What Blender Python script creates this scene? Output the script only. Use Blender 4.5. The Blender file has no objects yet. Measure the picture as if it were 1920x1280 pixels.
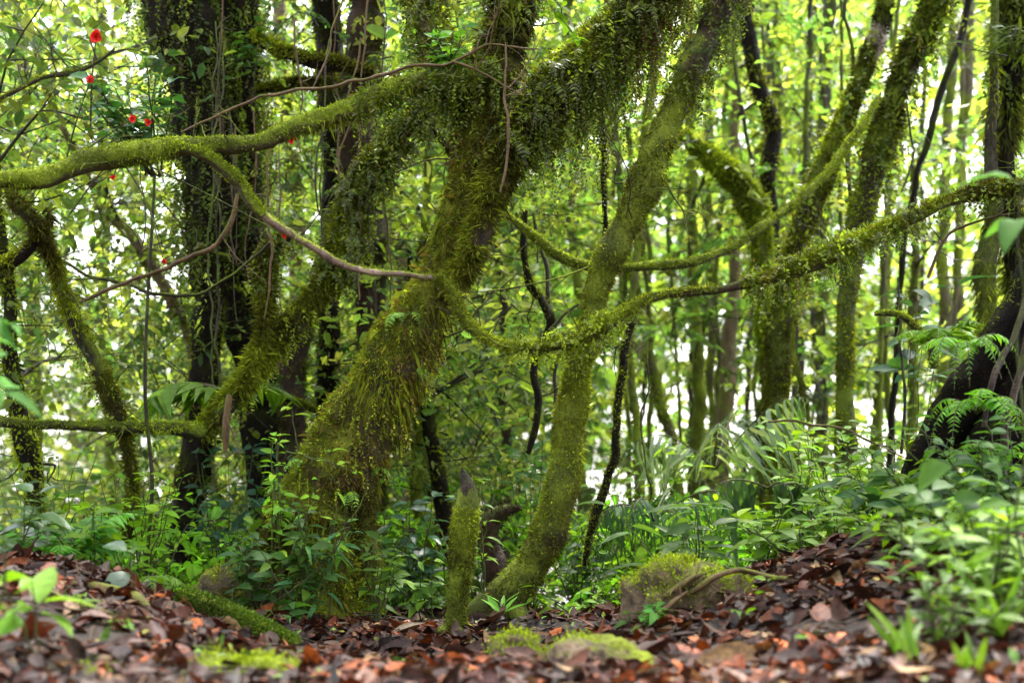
import bpy, math, random
import numpy as np
from mathutils import Vector

SC = bpy.context.scene
COL = SC.collection
F = 1920 * 50 / 36.0      # focal length in photo pixels (50 mm lens)
YH = 880.0                # eye level in the photo
FSTOP, SKY, SUN, SUN_EL, SUN_AZ, EXPO = 1.5, .11, 1.5, 62, 25, 3.6
ZC = 0.8                  # camera height

def P(px, py, d):
    return np.array(((px - 960) / F * d, d, ZC - (py - YH) / F * d))

# ------------------------------------------------------------------ noise
def _hash(i, j, k, seed):
    n = (i * 374761393 + j * 668265263 + k * 2147483647 + seed * 974711) & 0xFFFFFFFF
    n = ((n ^ (n >> 13)) * 1274126177) & 0xFFFFFFFF
    n = ((n ^ (n >> 16)) * 2246822519) & 0xFFFFFFFF
    return ((n ^ (n >> 15)) & 0xFFFFFF) / float(0xFFFFFF)

def vnoise(p, seed=0):
    p = np.asarray(p, float)
    f = np.floor(p); t = p - f; t = t * t * (3 - 2 * t)
    i, j, k = (f[:, a].astype(np.int64) for a in range(3))
    r = 0
    for a in (0, 1):
        wa = t[:, 0] if a else 1 - t[:, 0]
        for b in (0, 1):
            wb = t[:, 1] if b else 1 - t[:, 1]
            for c in (0, 1):
                wc = t[:, 2] if c else 1 - t[:, 2]
                r = r + wa * wb * wc * _hash(i + a, j + b, k + c, seed)
    return r

def fbm(p, oct=3, seed=0):
    p = np.asarray(p, float); s = 0; a = .5; n = 0
    for o in range(oct):
        s = s + a * vnoise(p * 2 ** o, seed + o); n += a; a *= .5
    return s / n

def nz(v):
    return v / np.maximum(np.linalg.norm(v, axis=-1, keepdims=True), 1e-9)

def rdir(rng, n):
    return nz(rng.normal(size=(n, 3)))

# ------------------------------------------------------------------ mesh builder
OFF = {}
class MB:
    def __init__(s):
        s.v, s.c, s.f, s.n = [], [], [], 0
    def add(s, v, f, col=(.5, .5, .5), mat=0, smooth=False):
        v = np.asarray(v, float).reshape(-1, 3); f = np.asarray(f, np.int64)
        col = np.asarray(col, float)
        if col.ndim == 1: col = np.broadcast_to(col, v.shape)
        s.v.append(v); s.c.append(col); s.f.append((f + s.n, mat, smooth)); s.n += len(v)
    def build(s, name, mats, parent=None, loc=None):
        if s.n == 0: return None
        off = OFF[parent.name] if parent else (np.array(loc, float) if loc is not None else np.zeros(3))
        v = np.concatenate(s.v) - off; c = np.concatenate(s.c)
        me = bpy.data.meshes.new(name)
        me.vertices.add(len(v)); me.vertices.foreach_set('co', v.ravel().astype(np.float32))
        li = np.concatenate([f.ravel() for f, m, sm in s.f])
        tot = np.concatenate([np.full(len(f), f.shape[1]) for f, m, sm in s.f])
        me.loops.add(len(li)); me.loops.foreach_set('vertex_index', li.astype(np.int32))
        me.polygons.add(len(tot))
        st = np.concatenate(([0], np.cumsum(tot)[:-1]))
        me.polygons.foreach_set('loop_start', st.astype(np.int32))
        me.polygons.foreach_set('material_index', np.concatenate([np.full(len(f), m) for f, m, sm in s.f]).astype(np.int32))
        me.polygons.foreach_set('use_smooth', np.concatenate([np.full(len(f), sm) for f, m, sm in s.f]).astype(bool))
        a = me.color_attributes.new('col', 'FLOAT_COLOR', 'POINT')
        a.data.foreach_set('color', np.c_[c, np.ones(len(c))].astype(np.float32).ravel())
        me.update(); me.validate()
        for m in (mats if isinstance(mats, (list, tuple)) else [mats]): me.materials.append(m)
        o = bpy.data.objects.new(name, me); COL.objects.link(o)
        if parent: o.parent = parent
        elif loc is not None: o.location = loc
        OFF[o.name] = off
        return o

def tag(o, label=None, cat=None, group=None, kind=None):
    for k, x in (('label', label), ('category', cat), ('group', group), ('kind', kind)):
        if x: o[k] = x
    return o

def empty(name, label, cat, loc, group=None):
    o = bpy.data.objects.new(name, None); COL.objects.link(o)
    o.location = loc; o.empty_display_size = .1
    OFF[o.name] = np.array(loc, float)
    return tag(o, label, cat, group)

# ------------------------------------------------------------------ tubes
class Tube:
    """a bent tapering limb; ctrl rows are x,y,z,r"""
    def __init__(s, ctrl, step=.04, seg=12, lump=.14, lf=5., flute=0, seed=0, close=True, wob=0., wf=3.5):
        c = np.asarray(ctrl, float)
        c = np.concatenate(([2 * c[0] - c[1]], c, [2 * c[-1] - c[-2]]))
        c[:, 3] = np.maximum(c[:, 3], .001)
        out = []
        for i in range(1, len(c) - 2):
            n = max(2, int(np.linalg.norm(c[i + 1, :3] - c[i, :3]) / step))
            t = np.arange(n)[:, None] / n
            p0, p1, p2, p3 = c[i - 1], c[i], c[i + 1], c[i + 2]
            out.append(.5 * (2 * p1 + (p2 - p0) * t + (2 * p0 - 5 * p1 + 4 * p2 - p3) * t ** 2 + (3 * p1 - p0 - 3 * p2 + p3) * t ** 3))
        out.append(c[-2:-1])
        q = np.concatenate(out); s.p = q[:, :3]; s.r = np.maximum(q[:, 3], .0008)
        if wob:
            e = np.minimum(np.arange(len(q)), np.arange(len(q))[::-1])[:, None]; e = np.clip(e * step / .25, 0, 1)
            s.p = s.p + e * wob * 2 * np.stack([fbm(s.p * wf + 7.3 * a, 3, seed + 31 * a) - .5 for a in range(3)], 1)
            s.r = s.r * (1 + .5 * (fbm(s.p * wf * 2, 2, seed + 5) - .5))
        s.t = nz(np.gradient(s.p, axis=0)); m = len(s.p)
        N = np.zeros((m, 3)); a = np.array((0, 0, 1.)) if abs(s.t[0, 2]) < .8 else np.array((0, 1., 0))
        N[0] = nz(np.cross(s.t[0], a))
        for i in range(1, m):
            w = N[i - 1] - s.t[i] * np.dot(N[i - 1], s.t[i]); N[i] = w / max(np.linalg.norm(w), 1e-9)
        s.N = N; s.B = np.cross(s.t, N)
        s.seg, s.lump, s.lf, s.flute, s.seed, s.close = seg, lump, lf, flute, seed, close
        s.u = np.concatenate(([0], np.cumsum(np.linalg.norm(np.diff(s.p, axis=0), axis=1))))
    def surf(s, p, nrm, r, th, u):
        k = 1.
        if s.lump:
            k = k + s.lump * 2.4 * (fbm((p + nrm * r[:, None]) * s.lf, 3, s.seed) - .5)
        if s.flute:
            k = k + s.flute * (np.sin(th * 5 + s.seed + 1.5 * np.sin(u * 1.3)) * .6 + np.sin(th * 8 + u * .9) * .4)
        return p + nrm * (r * k)[:, None]
    def rings(s):
        m = len(s.p); th = np.linspace(0, 2 * np.pi, s.seg, endpoint=False)
        nrm = s.N[:, None] * np.cos(th)[None, :, None] + s.B[:, None] * np.sin(th)[None, :, None]
        v = s.surf(np.repeat(s.p, s.seg, 0), nrm.reshape(-1, 3), np.repeat(s.r, s.seg), np.tile(th, m), np.repeat(s.u, s.seg))
        i = np.arange(m - 1)[:, None] * s.seg; j = np.arange(s.seg)[None]; jn = (j + 1) % s.seg
        f = np.stack((i + j, i + jn, i + s.seg + jn, i + s.seg + j), -1).reshape(-1, 4)
        return v, f
    def into(s, mb, col=(.5, .5, .5), mat=0, prof=None):
        v, f = s.rings()
        if prof:
            q = np.repeat(np.interp(s.u / s.u[-1], *zip(*prof)), s.seg)[:, None]; mb.add(v, f, np.repeat(q, 3, 1), mat, True)
        else: mb.add(v, f, col, mat, True)
        if s.close:
            for e, b in ((0, 0), (-1, len(s.p) - 1)):
                c = s.p[e] + s.t[e] * s.r[e] * (.3 if e else -.3)
                ring = v[b * s.seg:(b + 1) * s.seg]; k = np.arange(s.seg)
                mb.add(np.concatenate((ring, [c])), np.stack((k, (k + 1) % s.seg, np.full(s.seg, s.seg)), 1), col, mat, True)
        return s
    def sample(s, rng, n, lo=0., hi=1.):
        L = np.diff(s.u); w = L * (s.r[:-1] + s.r[1:])
        um = (s.u[:-1] + s.u[1:]) / 2 / s.u[-1]; w = w * ((um >= lo) & (um <= hi))
        i = rng.choice(len(L), n, p=w / w.sum()); f = rng.random(n)[:, None]
        p = s.p[i] * (1 - f) + s.p[i + 1] * f; r = s.r[i] * (1 - f[:, 0]) + s.r[i + 1] * f[:, 0]
        th = rng.random(n) * 2 * np.pi
        nrm = nz(s.N[i] * np.cos(th)[:, None] + s.B[i] * np.sin(th)[:, None])
        u = s.u[i] * (1 - f[:, 0]) + s.u[i + 1] * f[:, 0]
        return s.surf(p, nrm, r, th, u), nrm, s.t[i], u / s.u[-1]

def pix(ctrl, d, ws=.8):
    """traced limb: (px, py, width_px[, depth]) rows to x,y,z,r rows"""
    out = []
    for c in ctrl:
        dd = c[3] if len(c) > 3 else d
        out.append(np.append(P(c[0], c[1], dd), c[2] * ws / F * dd / 2))
    return np.array(out)

# ------------------------------------------------------------------ leaves
def leaves4(mb, pos, dr, nr, L, W, col, mat=0, fold=.16):
    """small leaf: two halves folded along the midrib, rounded outline"""
    n = len(pos); dr = nz(dr); sd = nz(np.cross(dr, nr)); up = np.cross(sd, dr)
    L = np.broadcast_to(L, n)[:, None]; W = np.broadcast_to(W, n)[:, None]
    m1 = pos + dr * L * .28 + up * W * fold; m2 = pos + dr * L * .68 + up * (W * fold * .7 - L * .05)
    v = np.stack((pos, m1 + sd * W * .46, m2 + sd * W * .40, pos + dr * L - up * L * .13, m2 - sd * W * .40, m1 - sd * W * .46), 1)
    b = np.arange(n)[:, None] * 6
    mb.add(v, np.concatenate((b + [0, 1, 2, 3], b + [0, 3, 4, 5])), np.repeat(np.broadcast_to(col, (n, 3)), 6, 0), mat)

def leaves8(mb, pos, dr, nr, L, W, col, mat=0, droop=.25, fold=.15, rows=(.12, .35, .62, .85), prof=(.55, 1., .86, .42)):
    n = len(pos); dr = nz(dr); sd = nz(np.cross(dr, nr)); up = np.cross(sd, dr)
    L = np.broadcast_to(L, n)[:, None]; W = np.broadcast_to(W, n)[:, None]; dp = np.broadcast_to(droop, n)[:, None]; fold = np.broadcast_to(fold, n)[:, None]
    vs = [pos]
    for t, w in zip(rows, prof):
        c = pos + dr * L * t - up * L * dp * t * t
        h = up * W * fold * w; sdw = sd * W * .5 * w
        vs += [c - sdw + h, c, c + sdw + h]
    vs.append(pos + dr * L - up * L * dp)
    k = len(vs); v = np.stack(vs, 1); b = np.arange(n)[:, None] * k
    tri = [b + [0, 2, 1], b + [0, 3, 2]]; quad = []
    for r in range(len(rows) - 1):
        a = 1 + 3 * r
        quad += [b + [a, a + 1, a + 4, a + 3], b + [a + 1, a + 2, a + 5, a + 4]]
    a = 1 + 3 * (len(rows) - 1)
    tri += [b + [a, a + 1, k - 1], b + [a + 1, a + 2, k - 1]]
    c = np.repeat(np.broadcast_to(col, (n, 3)), k, 0)
    base = mb.n
    mb.add(v, np.concatenate(tri), c, mat, True)
    mb.f.append((np.concatenate(quad) + base, mat, True))

def pal(rng, n, cols, jit=.18, w=None):
    cols = np.asarray(cols, float)
    i = rng.choice(len(cols), n, p=w); j = rng.choice(len(cols), n, p=w); t = rng.random(n)[:, None] * .5
    c = cols[i] * (1 - t) + cols[j] * t
    return c * np.exp(rng.normal(0, jit, (n, 1)))

def upish(rng, n, tilt=.6):
    return nz(np.array((0, 0, 1.)) + rng.normal(0, tilt, (n, 3)))

def moss_on(mb, tb, rng, n, L=.03, W=.006, cols=None, clump=.35, up=0., droop=.25, lo=0., hi=1., mat=0, freq=7., seed=3):
    p, nr, tg, u = tb.sample(rng, n, lo, hi)
    m = fbm(p * freq, 3, seed)
    keep = m + up * nr[:, 2] + rng.normal(0, .08, n) > clump
    p, nr, tg, m = p[keep], nr[keep], tg[keep], m[keep]; n = len(p)
    dr = nz(nr * .8 + rng.normal(0, .45, (n, 3)) + np.array((0, 0, -droop)))
    sd = nz(np.cross(dr, rdir(rng, n)))
    l = L * np.exp(rng.normal(0, .4, n))[:, None]; w = W * np.exp(rng.normal(0, .3, n))[:, None]
    b = p - nr * .004
    v = np.stack((b - sd * w * .5, b + sd * w * .5, b + dr * l * .6 + sd * w * .35, b + dr * l + np.array((0, 0, -droop)) * l * .4), 1)
    patch = fbm(p * 3.1, 2, seed + 9)[:, None]
    c0, c1, c2 = np.asarray(cols, float)
    t = np.clip((patch - .35) * 3.2 + rng.normal(0, .25, (n, 1)) + .25 * nr[:, 2:3], 0, 2)
    c = np.where(t < 1, c0 * (1 - t) + c1 * t, c1 * (2 - t) + c2 * (t - 1)) * np.exp(rng.normal(0, .34, (n, 1)))
    q = np.arange(n)[:, None] * 4
    mb.add(v, np.concatenate((q + [0, 1, 2], q + [0, 2, 3])), np.repeat(c, 4, 0), mat)

def drape_on(mb, tb, rng, n, slen=(.1, .35), leaf=.035, cols=None, lo=0., hi=1., mat=0, under=None, spread=.35):
    """hanging strands of small leaflets growing on a limb"""
    p, nr, tg, u = tb.sample(rng, n, lo, hi)
    if under is not None:
        k = nr[:, 2] < under; p, nr = p[k], nr[k]; n = len(p)
    dn = np.array((0, 0, -1.))
    P0, D0, N0, L0, C0 = [], [], [], [], []
    sl = rng.uniform(*slen, n); base = pal(rng, n, cols, .25)
    out = nz(nr * spread + rng.normal(0, .2, (n, 3)) + dn * .55)
    st = .6 * leaf; K = int(slen[1] / st)
    cur = p.copy(); d = nz(nr * .9 + out * .5)
    for k in range(K):
        d = nz(d * .8 + dn * .3 + rng.normal(0, .12, (n, 3)) * .6)
        cur = cur + d * st
        a = sl > k * st
        if not a.any(): break
        side = nz(np.cross(d, rdir(rng, n))) * (1 if k % 2 else -1)
        P0.append(cur[a]); D0.append((side * .8 + d * .6)[a]); N0.append(rdir(rng, n)[a])
        L0.append((leaf * (1 - .4 * k * st / np.maximum(sl, .01)) * rng.uniform(.7, 1.25, n))[a]); C0.append((base * rng.uniform(.8, 1.2, (n, 1)))[a])
    P0, D0, N0, L0, C0 = map(np.concatenate, (P0, D0, N0, L0, C0))
    leaves4(mb, P0, D0, N0, L0, L0 * .5, C0, mat)

def twigs_on(mb, tb, rng, n, ln=.35, r=.004, lo=0., hi=1., mat=0, up=.2, fork=2):
    """thin crooked side twigs that fork once or twice"""
    p, nr, tg, u = tb.sample(rng, n, lo, hi)
    for k in range(n):
        def grow(a, d, l, rr, dep):
            q = [a]; dd = d
            for _ in range(4):
                dd = nz(dd + rng.normal(0, .32, 3) + np.array((0, 0, up * .2))); q.append(q[-1] + dd * l / 4)
            Tube(np.c_[np.array(q), np.linspace(rr, rr * .35, 5)], .08, 4, 0, close=False).into(mb, (.35,) * 3, mat)
            if dep:
                for _ in range(fork): grow(q[int(rng.integers(1, 4))], nz(dd + rng.normal(0, .7, 3)), l * rng.uniform(.4, .75), rr * .55, dep - 1)
        grow(p[k] - nr[k] * .005, nz(nr[k] + tg[k] * rng.normal(0, .6)), ln * np.exp(rng.normal(0, .35)), r * rng.uniform(.7, 1.3), 1)

def frond_mesh(mb, p0, az, L, rng, rise=.75, fall=.9, np_=26, pw=.2, plen=.32, cols=((.1, .28, .03),), taper=True, stem=.004, hang=.15, t0=.12):
    """one pinnate frond"""
    h = np.array((math.cos(az), math.sin(az), 0)); n = 26; t = np.linspace(0, 1, n)
    side = np.array((-h[1], h[0], 0)) * rng.normal(0, .16)
    q = p0 + np.outer(t * L * (1 - .25 * t), h) + np.outer(L * t * t, side) + np.outer(L * (rise * t - fall * t ** 2.2), (0, 0, 1))
    tb = Tube(np.c_[q, np.linspace(stem, stem * .25, n)], .05, 5, 0, close=False); tb.into(mb, (.06, .09, .02), 1)
    tt = np.clip(np.linspace(t0, .99, np_) + rng.normal(0, .006, np_), 0, .995); i = tt * (len(tb.p) - 1); i0 = np.clip(i.astype(int), 0, len(tb.p) - 2); f = (i - i0)[:, None]
    pos = tb.p[i0] * (1 - f) + tb.p[i0 + 1] * f; tg = tb.t[i0]
    sd = nz(np.cross(tg, (0, 0, 1.))); up = nz(np.cross(sd, tg))
    env = np.clip(np.minimum((1.02 - tt) * 1.9, .45 + tt * 2.2), .06, 1) if taper else np.clip((1.05 - tt) * 3, .25, 1)
    for s in (-1, 1):
        dr = nz(sd * s + tg * .45 - np.array((0, 0, hang)) + rng.normal(0, .11, pos.shape)); l = plen * L * env * rng.uniform(.75, 1.12, np_)
        leaves8(mb, pos, dr, nz(up + rng.normal(0, .22, pos.shape)), l, l * pw, pal(rng, np_, cols, .14), droop=hang * 1.5 + rng.uniform(0, .2, np_), fold=.08, prof=(.9, 1, .75, .4))

def ferns_on(mb, tb, rng, n, L=(.12, .3), cols=None, lo=0., hi=1., np_=11):
    p, nr, tg, u = tb.sample(rng, n, lo, hi)
    for k in range(n):
        az = math.atan2(nr[k][1], nr[k][0])
        for _ in range(int(rng.integers(2, 5))):
            frond_mesh(mb, p[k], az + rng.normal(0, .7), rng.uniform(*L), rng, rise=.25 + .5 * max(nr[k][2], 0) + rng.normal(0, .15), fall=1.1, np_=np_, pw=.34, plen=.24, cols=cols, stem=.002)

def toes(mb, tb, rng, n, r, ln, mat=0):
    """root toes running out from a trunk foot over the ground"""
    b = tb.p[min(3, len(tb.p) - 1)]; a0 = rng.random() * 6.28
    for k in range(n):
        a = a0 + k * 6.283 / n + rng.normal(0, .3); rows = []
        R0 = tb.r[min(3, len(tb.p) - 1)]; l = ln * rng.uniform(.6, 1.3)
        for t in np.linspace(0, 1, 6):
            aa = a + .5 * t * rng.normal(); x, y = b[0] + math.cos(aa) * (R0 * .55 + l * t), b[1] + math.sin(aa) * (R0 * .55 + l * t)
            g = gz(x, y); rows.append((x, y, g + r * (2.2 * (1 - t) ** 2) - r * t * .8, r * (1.3 - t)))
        Tube(rows, .03, 9, .2, 8., 0, int(rng.integers(99)), wob=.01).into(mb, (.5,) * 3, mat)

# ------------------------------------------------------------------ materials
def newmat(name):
    m = bpy.data.materials.new(name); m.use_nodes = True
    nt = m.node_tree; nt.nodes.clear()
    return m, nt, lambda t, **k: _node(nt, t, k)

def _node(nt, t, k):
    n = nt.nodes.new('ShaderNode' + t)
    for a, b in k.items(): setattr(n, a, b)
    return n

def m_leaf(name, rough=.45, trans=.45, tmul=(1.5, 1.6, .7), spec=.4, vary=.25, nsc=22, mott=.2):
    m, nt, N = newmat(name); ln = nt.links.new
    at = N('Attribute', attribute_name='col'); oi = N('ObjectInfo')
    mr = N('MapRange'); mr.inputs[3].default_value = 1 - vary; mr.inputs[4].default_value = 1 + vary
    ln(oi.outputs['Random'], mr.inputs[0])
    g = N('NewGeometry'); ns = N('TexNoise'); ns.inputs['Scale'].default_value = nsc; ns.inputs['Detail'].default_value = 4
    tc = N('TexCoord'); ln(tc.outputs['Object'], ns.inputs['Vector'])
    mr2 = N('MapRange'); mr2.inputs[1].default_value = .3; mr2.inputs[2].default_value = .7; mr2.inputs[3].default_value = 1 - mott; mr2.inputs[4].default_value = 1 + mott
    ln(ns.outputs[0], mr2.inputs[0])
    mm = N('Math', operation='MULTIPLY'); ln(mr.outputs[0], mm.inputs[0]); ln(mr2.outputs[0], mm.inputs[1])
    sc = N('VectorMath', operation='SCALE'); ln(at.outputs['Color'], sc.inputs[0]); ln(mm.outputs[0], sc.inputs['Scale'])
    pb = N('BsdfPrincipled'); pb.inputs['Roughness'].default_value = rough
    pb.inputs['Specular IOR Level'].default_value = spec
    ln(sc.outputs[0], pb.inputs['Base Color'])
    tm = N('VectorMath', operation='MULTIPLY'); tm.inputs[1].default_value = tmul; ln(sc.outputs[0], tm.inputs[0])
    tr = N('BsdfTranslucent'); ln(tm.outputs[0], tr.inputs['Color'])
    mx = N('MixShader'); mx.inputs[0].default_value = trans
    ln(pb.outputs[0], mx.inputs[1]); ln(tr.outputs[0], mx.inputs[2])
    o = N('OutputMaterial'); ln(mx.outputs[0], o.inputs[0])
    return m

def m_bark(name, b0, b1, m0, m1, amt=.5, up=.3, scale=3., rough=.8, bump=.5, stretch=.35, fine=60., spec=.3):
    """bark (two tones, stretched along the trunk) with moss patches (two tones)"""
    m, nt, N = newmat(name); ln = nt.links.new
    tc = N('TexCoord'); mp = N('Mapping'); mp.inputs['Scale'].default_value = (1, 1, stretch)
    ln(tc.outputs['Object'], mp.inputs[0])
    n1 = N('TexNoise'); n1.inputs['Scale'].default_value = 14; n1.inputs['Detail'].default_value = 6; n1.inputs['Roughness'].default_value = .65
    ln(mp.outputs[0], n1.inputs['Vector'])
    r1 = N('ValToRGB'); r1.color_ramp.elements[0].position = .36; r1.color_ramp.elements[1].position = .66
    r1.color_ramp.elements[0].color = (*b0, 1); r1.color_ramp.elements[1].color = (*b1, 1); ln(n1.outputs[0], r1.inputs[0])
    n2 = N('TexNoise'); n2.inputs['Scale'].default_value = fine; n2.inputs['Detail'].default_value = 4; n2.inputs['Roughness'].default_value = .7
    ln(tc.outputs['Object'], n2.inputs['Vector'])
    n4 = N('TexNoise'); n4.inputs['Scale'].default_value = 5.5; n4.inputs['Detail'].default_value = 3; ln(tc.outputs['Object'], n4.inputs['Vector'])
    ad = N('Math', operation='MULTIPLY_ADD'); ad.inputs[1].default_value = .6; ln(n2.outputs[0], ad.inputs[0]); ln(n4.outputs[0], ad.inputs[2])
    r2 = N('ValToRGB'); r2.color_ramp.elements[0].position = .69; r2.color_ramp.elements[1].position = .93
    r2.color_ramp.elements[0].color = (*m0, 1); r2.color_ramp.elements[1].color = (*m1, 1); ln(ad.outputs[0], r2.inputs[0])
    n3 = N('TexNoise'); n3.inputs['Scale'].default_value = scale; n3.inputs['Detail'].default_value = 5; n3.inputs['Roughness'].default_value = .6
    ln(tc.outputs['Object'], n3.inputs['Vector'])
    ge = N('NewGeometry'); sx = N('SeparateXYZ'); ln(ge.outputs['Normal'], sx.inputs[0])
    ma = N('Math', operation='MULTIPLY_ADD'); ma.inputs[1].default_value = up; ln(sx.outputs[2], ma.inputs[0])
    at = N('Attribute', attribute_name='col'); sp = N('SeparateXYZ'); ln(at.outputs['Vector'], sp.inputs[0])   # how mossy this stretch is
    m5 = N('Math', operation='MULTIPLY_ADD'); m5.inputs[1].default_value = .6; ln(sp.outputs[0], m5.inputs[0]); ln(n3.outputs[0], m5.inputs[2])
    m6 = N('Math', operation='SUBTRACT'); m6.inputs[1].default_value = .3; ln(m5.outputs[0], m6.inputs[0]); ln(m6.outputs[0], ma.inputs[2])
    mr = N('MapRange'); mr.inputs[1].default_value = .5 + (.5 - amt) * .6 - .05; mr.inputs[2].default_value = .5 + (.5 - amt) * .6 + .05
    ln(ma.outputs[0], mr.inputs[0])
    mx = N('Mix', data_type='RGBA'); ln(mr.outputs[0], mx.inputs[0]); ln(r1.outputs[0], mx.inputs[6]); ln(r2.outputs[0], mx.inputs[7])
    pb = N('BsdfPrincipled'); ln(mx.outputs[2], pb.inputs['Base Color'])
    rr = N('MapRange'); rr.inputs[3].default_value = rough - .25; rr.inputs[4].default_value = .95; ln(mr.outputs[0], rr.inputs[0]); ln(rr.outputs[0], pb.inputs['Roughness'])
    pb.inputs['Specular IOR Level'].default_value = spec
    sm = N('Math', operation='ADD'); ln(n1.outputs[0], sm.inputs[0]); ln(n2.outputs[0], sm.inputs[1])
    bp = N('Bump'); bp.inputs['Strength'].default_value = bump; bp.inputs['Distance'].default_value = .04
    ln(sm.outputs[0], bp.inputs['Height']); ln(bp.outputs[0], pb.inputs['Normal'])
    o = N('OutputMaterial'); ln(pb.outputs[0], o.inputs[0])
    return m
# ------------------------------------------------------------------ palettes (base colours, linear)
OLIVE = [(.06, .055, .008), (.19, .22, .012), (.36, .43, .02)]
DARKM = [(.03, .028, .008), (.10, .12, .012), (.22, .26, .018)]
BROWNM = [(.11, .065, .015), (.20, .16, .016), (.30, .31, .02)]
LIME = [(.13, .17, .010), (.24, .31, .016), (.38, .45, .03)]
EPI = [(.07, .11, .012), (.13, .18, .016), (.045, .065, .010), (.21, .26, .02), (.11, .085, .02)]
LEAFD = [(.04, .10, .02), (.06, .14, .022), (.035, .085, .028)]
LEAFM = [(.09, .18, .014), (.13, .23, .016), (.065, .14, .018)]
LEAFB = [(.15, .30, .018), (.11, .25, .02), (.21, .33, .02)]
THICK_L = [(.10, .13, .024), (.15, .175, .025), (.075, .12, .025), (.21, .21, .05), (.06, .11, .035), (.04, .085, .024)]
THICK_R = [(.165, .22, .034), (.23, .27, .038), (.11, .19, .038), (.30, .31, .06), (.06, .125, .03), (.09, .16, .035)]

M_LEAF = m_leaf('broad_leaf', .5, .45, tmul=(1.6, 1.6, .5), spec=.2)
M_MATTE = m_leaf('matte_leaf', .75, .4, spec=.06)
M_GLOSS = m_leaf('glossy_leaf', .28, .35, spec=.6)
M_THICK = m_leaf('thicket_leaf', .45, .55, tmul=(1.75, 1.95, 1.0))
M_EPI = m_leaf('epiphyte_leaf', .5, .35)
M_MOSS = m_leaf('moss_fibre', .8, .3, tmul=(1.3, 1.3, .7), spec=.15, vary=.05)
M_LITTER = m_leaf('dead_leaf', .55, .1, tmul=(1.3, .9, .6), spec=.2, vary=.1, nsc=55, mott=.6)
M_PETAL = m_leaf('red_petal', .5, .35, tmul=(1.2, .8, .8), vary=.05)
B_MAIN = m_bark('mossy_bark', (.025, .014, .008), (.11, .07, .03), (.055, .052, .008), (.21, .23, .013), .52, .35, 3.6, bump=1.)
B_LEAN = m_bark('green_bark', (.018, .011, .006), (.065, .038, .018), (.055, .065, .010), (.17, .20, .016), .68, .2, 3.0, bump=.7)
B_DARK = m_bark('dark_wet_bark', (.006, .0045, .004), (.022, .014, .010), (.018, .02, .007), (.05, .06, .012), .36, .2, 3.4, rough=.8, bump=1., spec=.1)
B_BLACK = m_bark('black_wet_bark', (.004, .003, .003), (.012, .008, .006), (.012, .012, .005), (.05, .06, .012), .22, .2, 3.4, rough=.95, bump=1., spec=.05)
B_RED = m_bark('reddish_bark', (.018, .008, .005), (.075, .034, .020), (.03, .032, .008), (.09, .10, .014), .32, .2, 3.0, rough=.7, bump=1.)
B_MID = m_bark('patchy_bark', (.018, .013, .008), (.06, .045, .026), (.05, .06, .010), (.14, .18, .016), .55, .25, 2.6, bump=.7)
B_PALE = m_bark('pale_tan_bark', (.10, .065, .035), (.22, .15, .085), (.10, .11, .016), (.20, .22, .02), .40, .1, 2.2, bump=.5)
B_FAR = m_bark('slender_mossy_bark', (.05, .038, .02), (.13, .10, .05), (.07, .09, .012), (.18, .22, .018), .56, .1, 2.4, bump=.5)
B_GREY = m_bark('bare_grey_bark', (.14, .10, .09), (.30, .23, .20), (.1, .1, .03), (.2, .2, .05), .2, 0, 3., bump=.3)
B_PINK = m_bark('peeling_pink_bark', (.07, .032, .03), (.36, .24, .19), (.12, .12, .015), (.34, .34, .06), .36, .2, 9., rough=.6, bump=.5)
B_VINE = m_bark('vine_bark', (.013, .008, .005), (.05, .033, .018), (.04, .05, .010), (.11, .14, .014), .42, .3, 6., bump=.5)
B_TWIG = m_bark('tan_twig_bark', (.06, .03, .015), (.16, .09, .042), (.06, .06, .012), (.12, .13, .018), .3, .2, 8., bump=.4)
B_LIME = m_bark('moss_coat', (.05, .035, .015), (.10, .07, .03), (.08, .095, .010), (.21, .26, .018), .86, .5, 4., bump=.8)
B_ROCK = m_bark('mossy_rock', (.05, .03, .018), (.30, .20, .12), (.10, .11, .010), (.28, .34, .025), .46, .3, 6., bump=1., stretch=1)
B_STEM = m_bark('green_stem', (.03, .028, .012), (.07, .07, .02), (.04, .06, .014), (.08, .11, .02), .5, 0, 8., bump=.2)

# ------------------------------------------------------------------ camera, sky, sun
cam = bpy.data.cameras.new('camera'); co = bpy.data.objects.new('camera', cam); COL.objects.link(co); SC.camera = co
co.location = (0, 0, ZC); co.rotation_euler = (math.pi / 2, 0, 0)
cam.lens = 50; cam.sensor_width = 36; cam.shift_y = (YH - 640) / 1920; cam.clip_end = 2000; cam.clip_start = .05
cam.dof.use_dof = True; cam.dof.focus_distance = 7.1; cam.dof.aperture_fstop = FSTOP

w = bpy.data.worlds.new('World'); SC.world = w; w.use_nodes = True
nt = w.node_tree; nt.nodes.clear(); ln = nt.links.new
tc = nt.nodes.new('ShaderNodeTexCoord'); sx = nt.nodes.new('ShaderNodeSeparateXYZ'); cx = nt.nodes.new('ShaderNodeCombineXYZ')
mxz = nt.nodes.new('ShaderNodeMath'); mxz.operation = 'MAXIMUM'; mxz.inputs[1].default_value = .06   # mist fills the valley below the horizon
sky = nt.nodes.new('ShaderNodeTexSky'); sky.sky_type = 'NISHITA'; sky.sun_disc = False
sky.sun_elevation = math.radians(SUN_EL); sky.sun_rotation = math.radians(SUN_AZ); sky.air_density = 1; sky.dust_density = 4; sky.ozone_density = 1
hs = nt.nodes.new('ShaderNodeHueSaturation'); hs.inputs['Saturation'].default_value = .35   # cloud cover: nearly colourless sky
bg = nt.nodes.new('ShaderNodeBackground'); bg.inputs[1].default_value = SKY
wo = nt.nodes.new('ShaderNodeOutputWorld')
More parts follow.
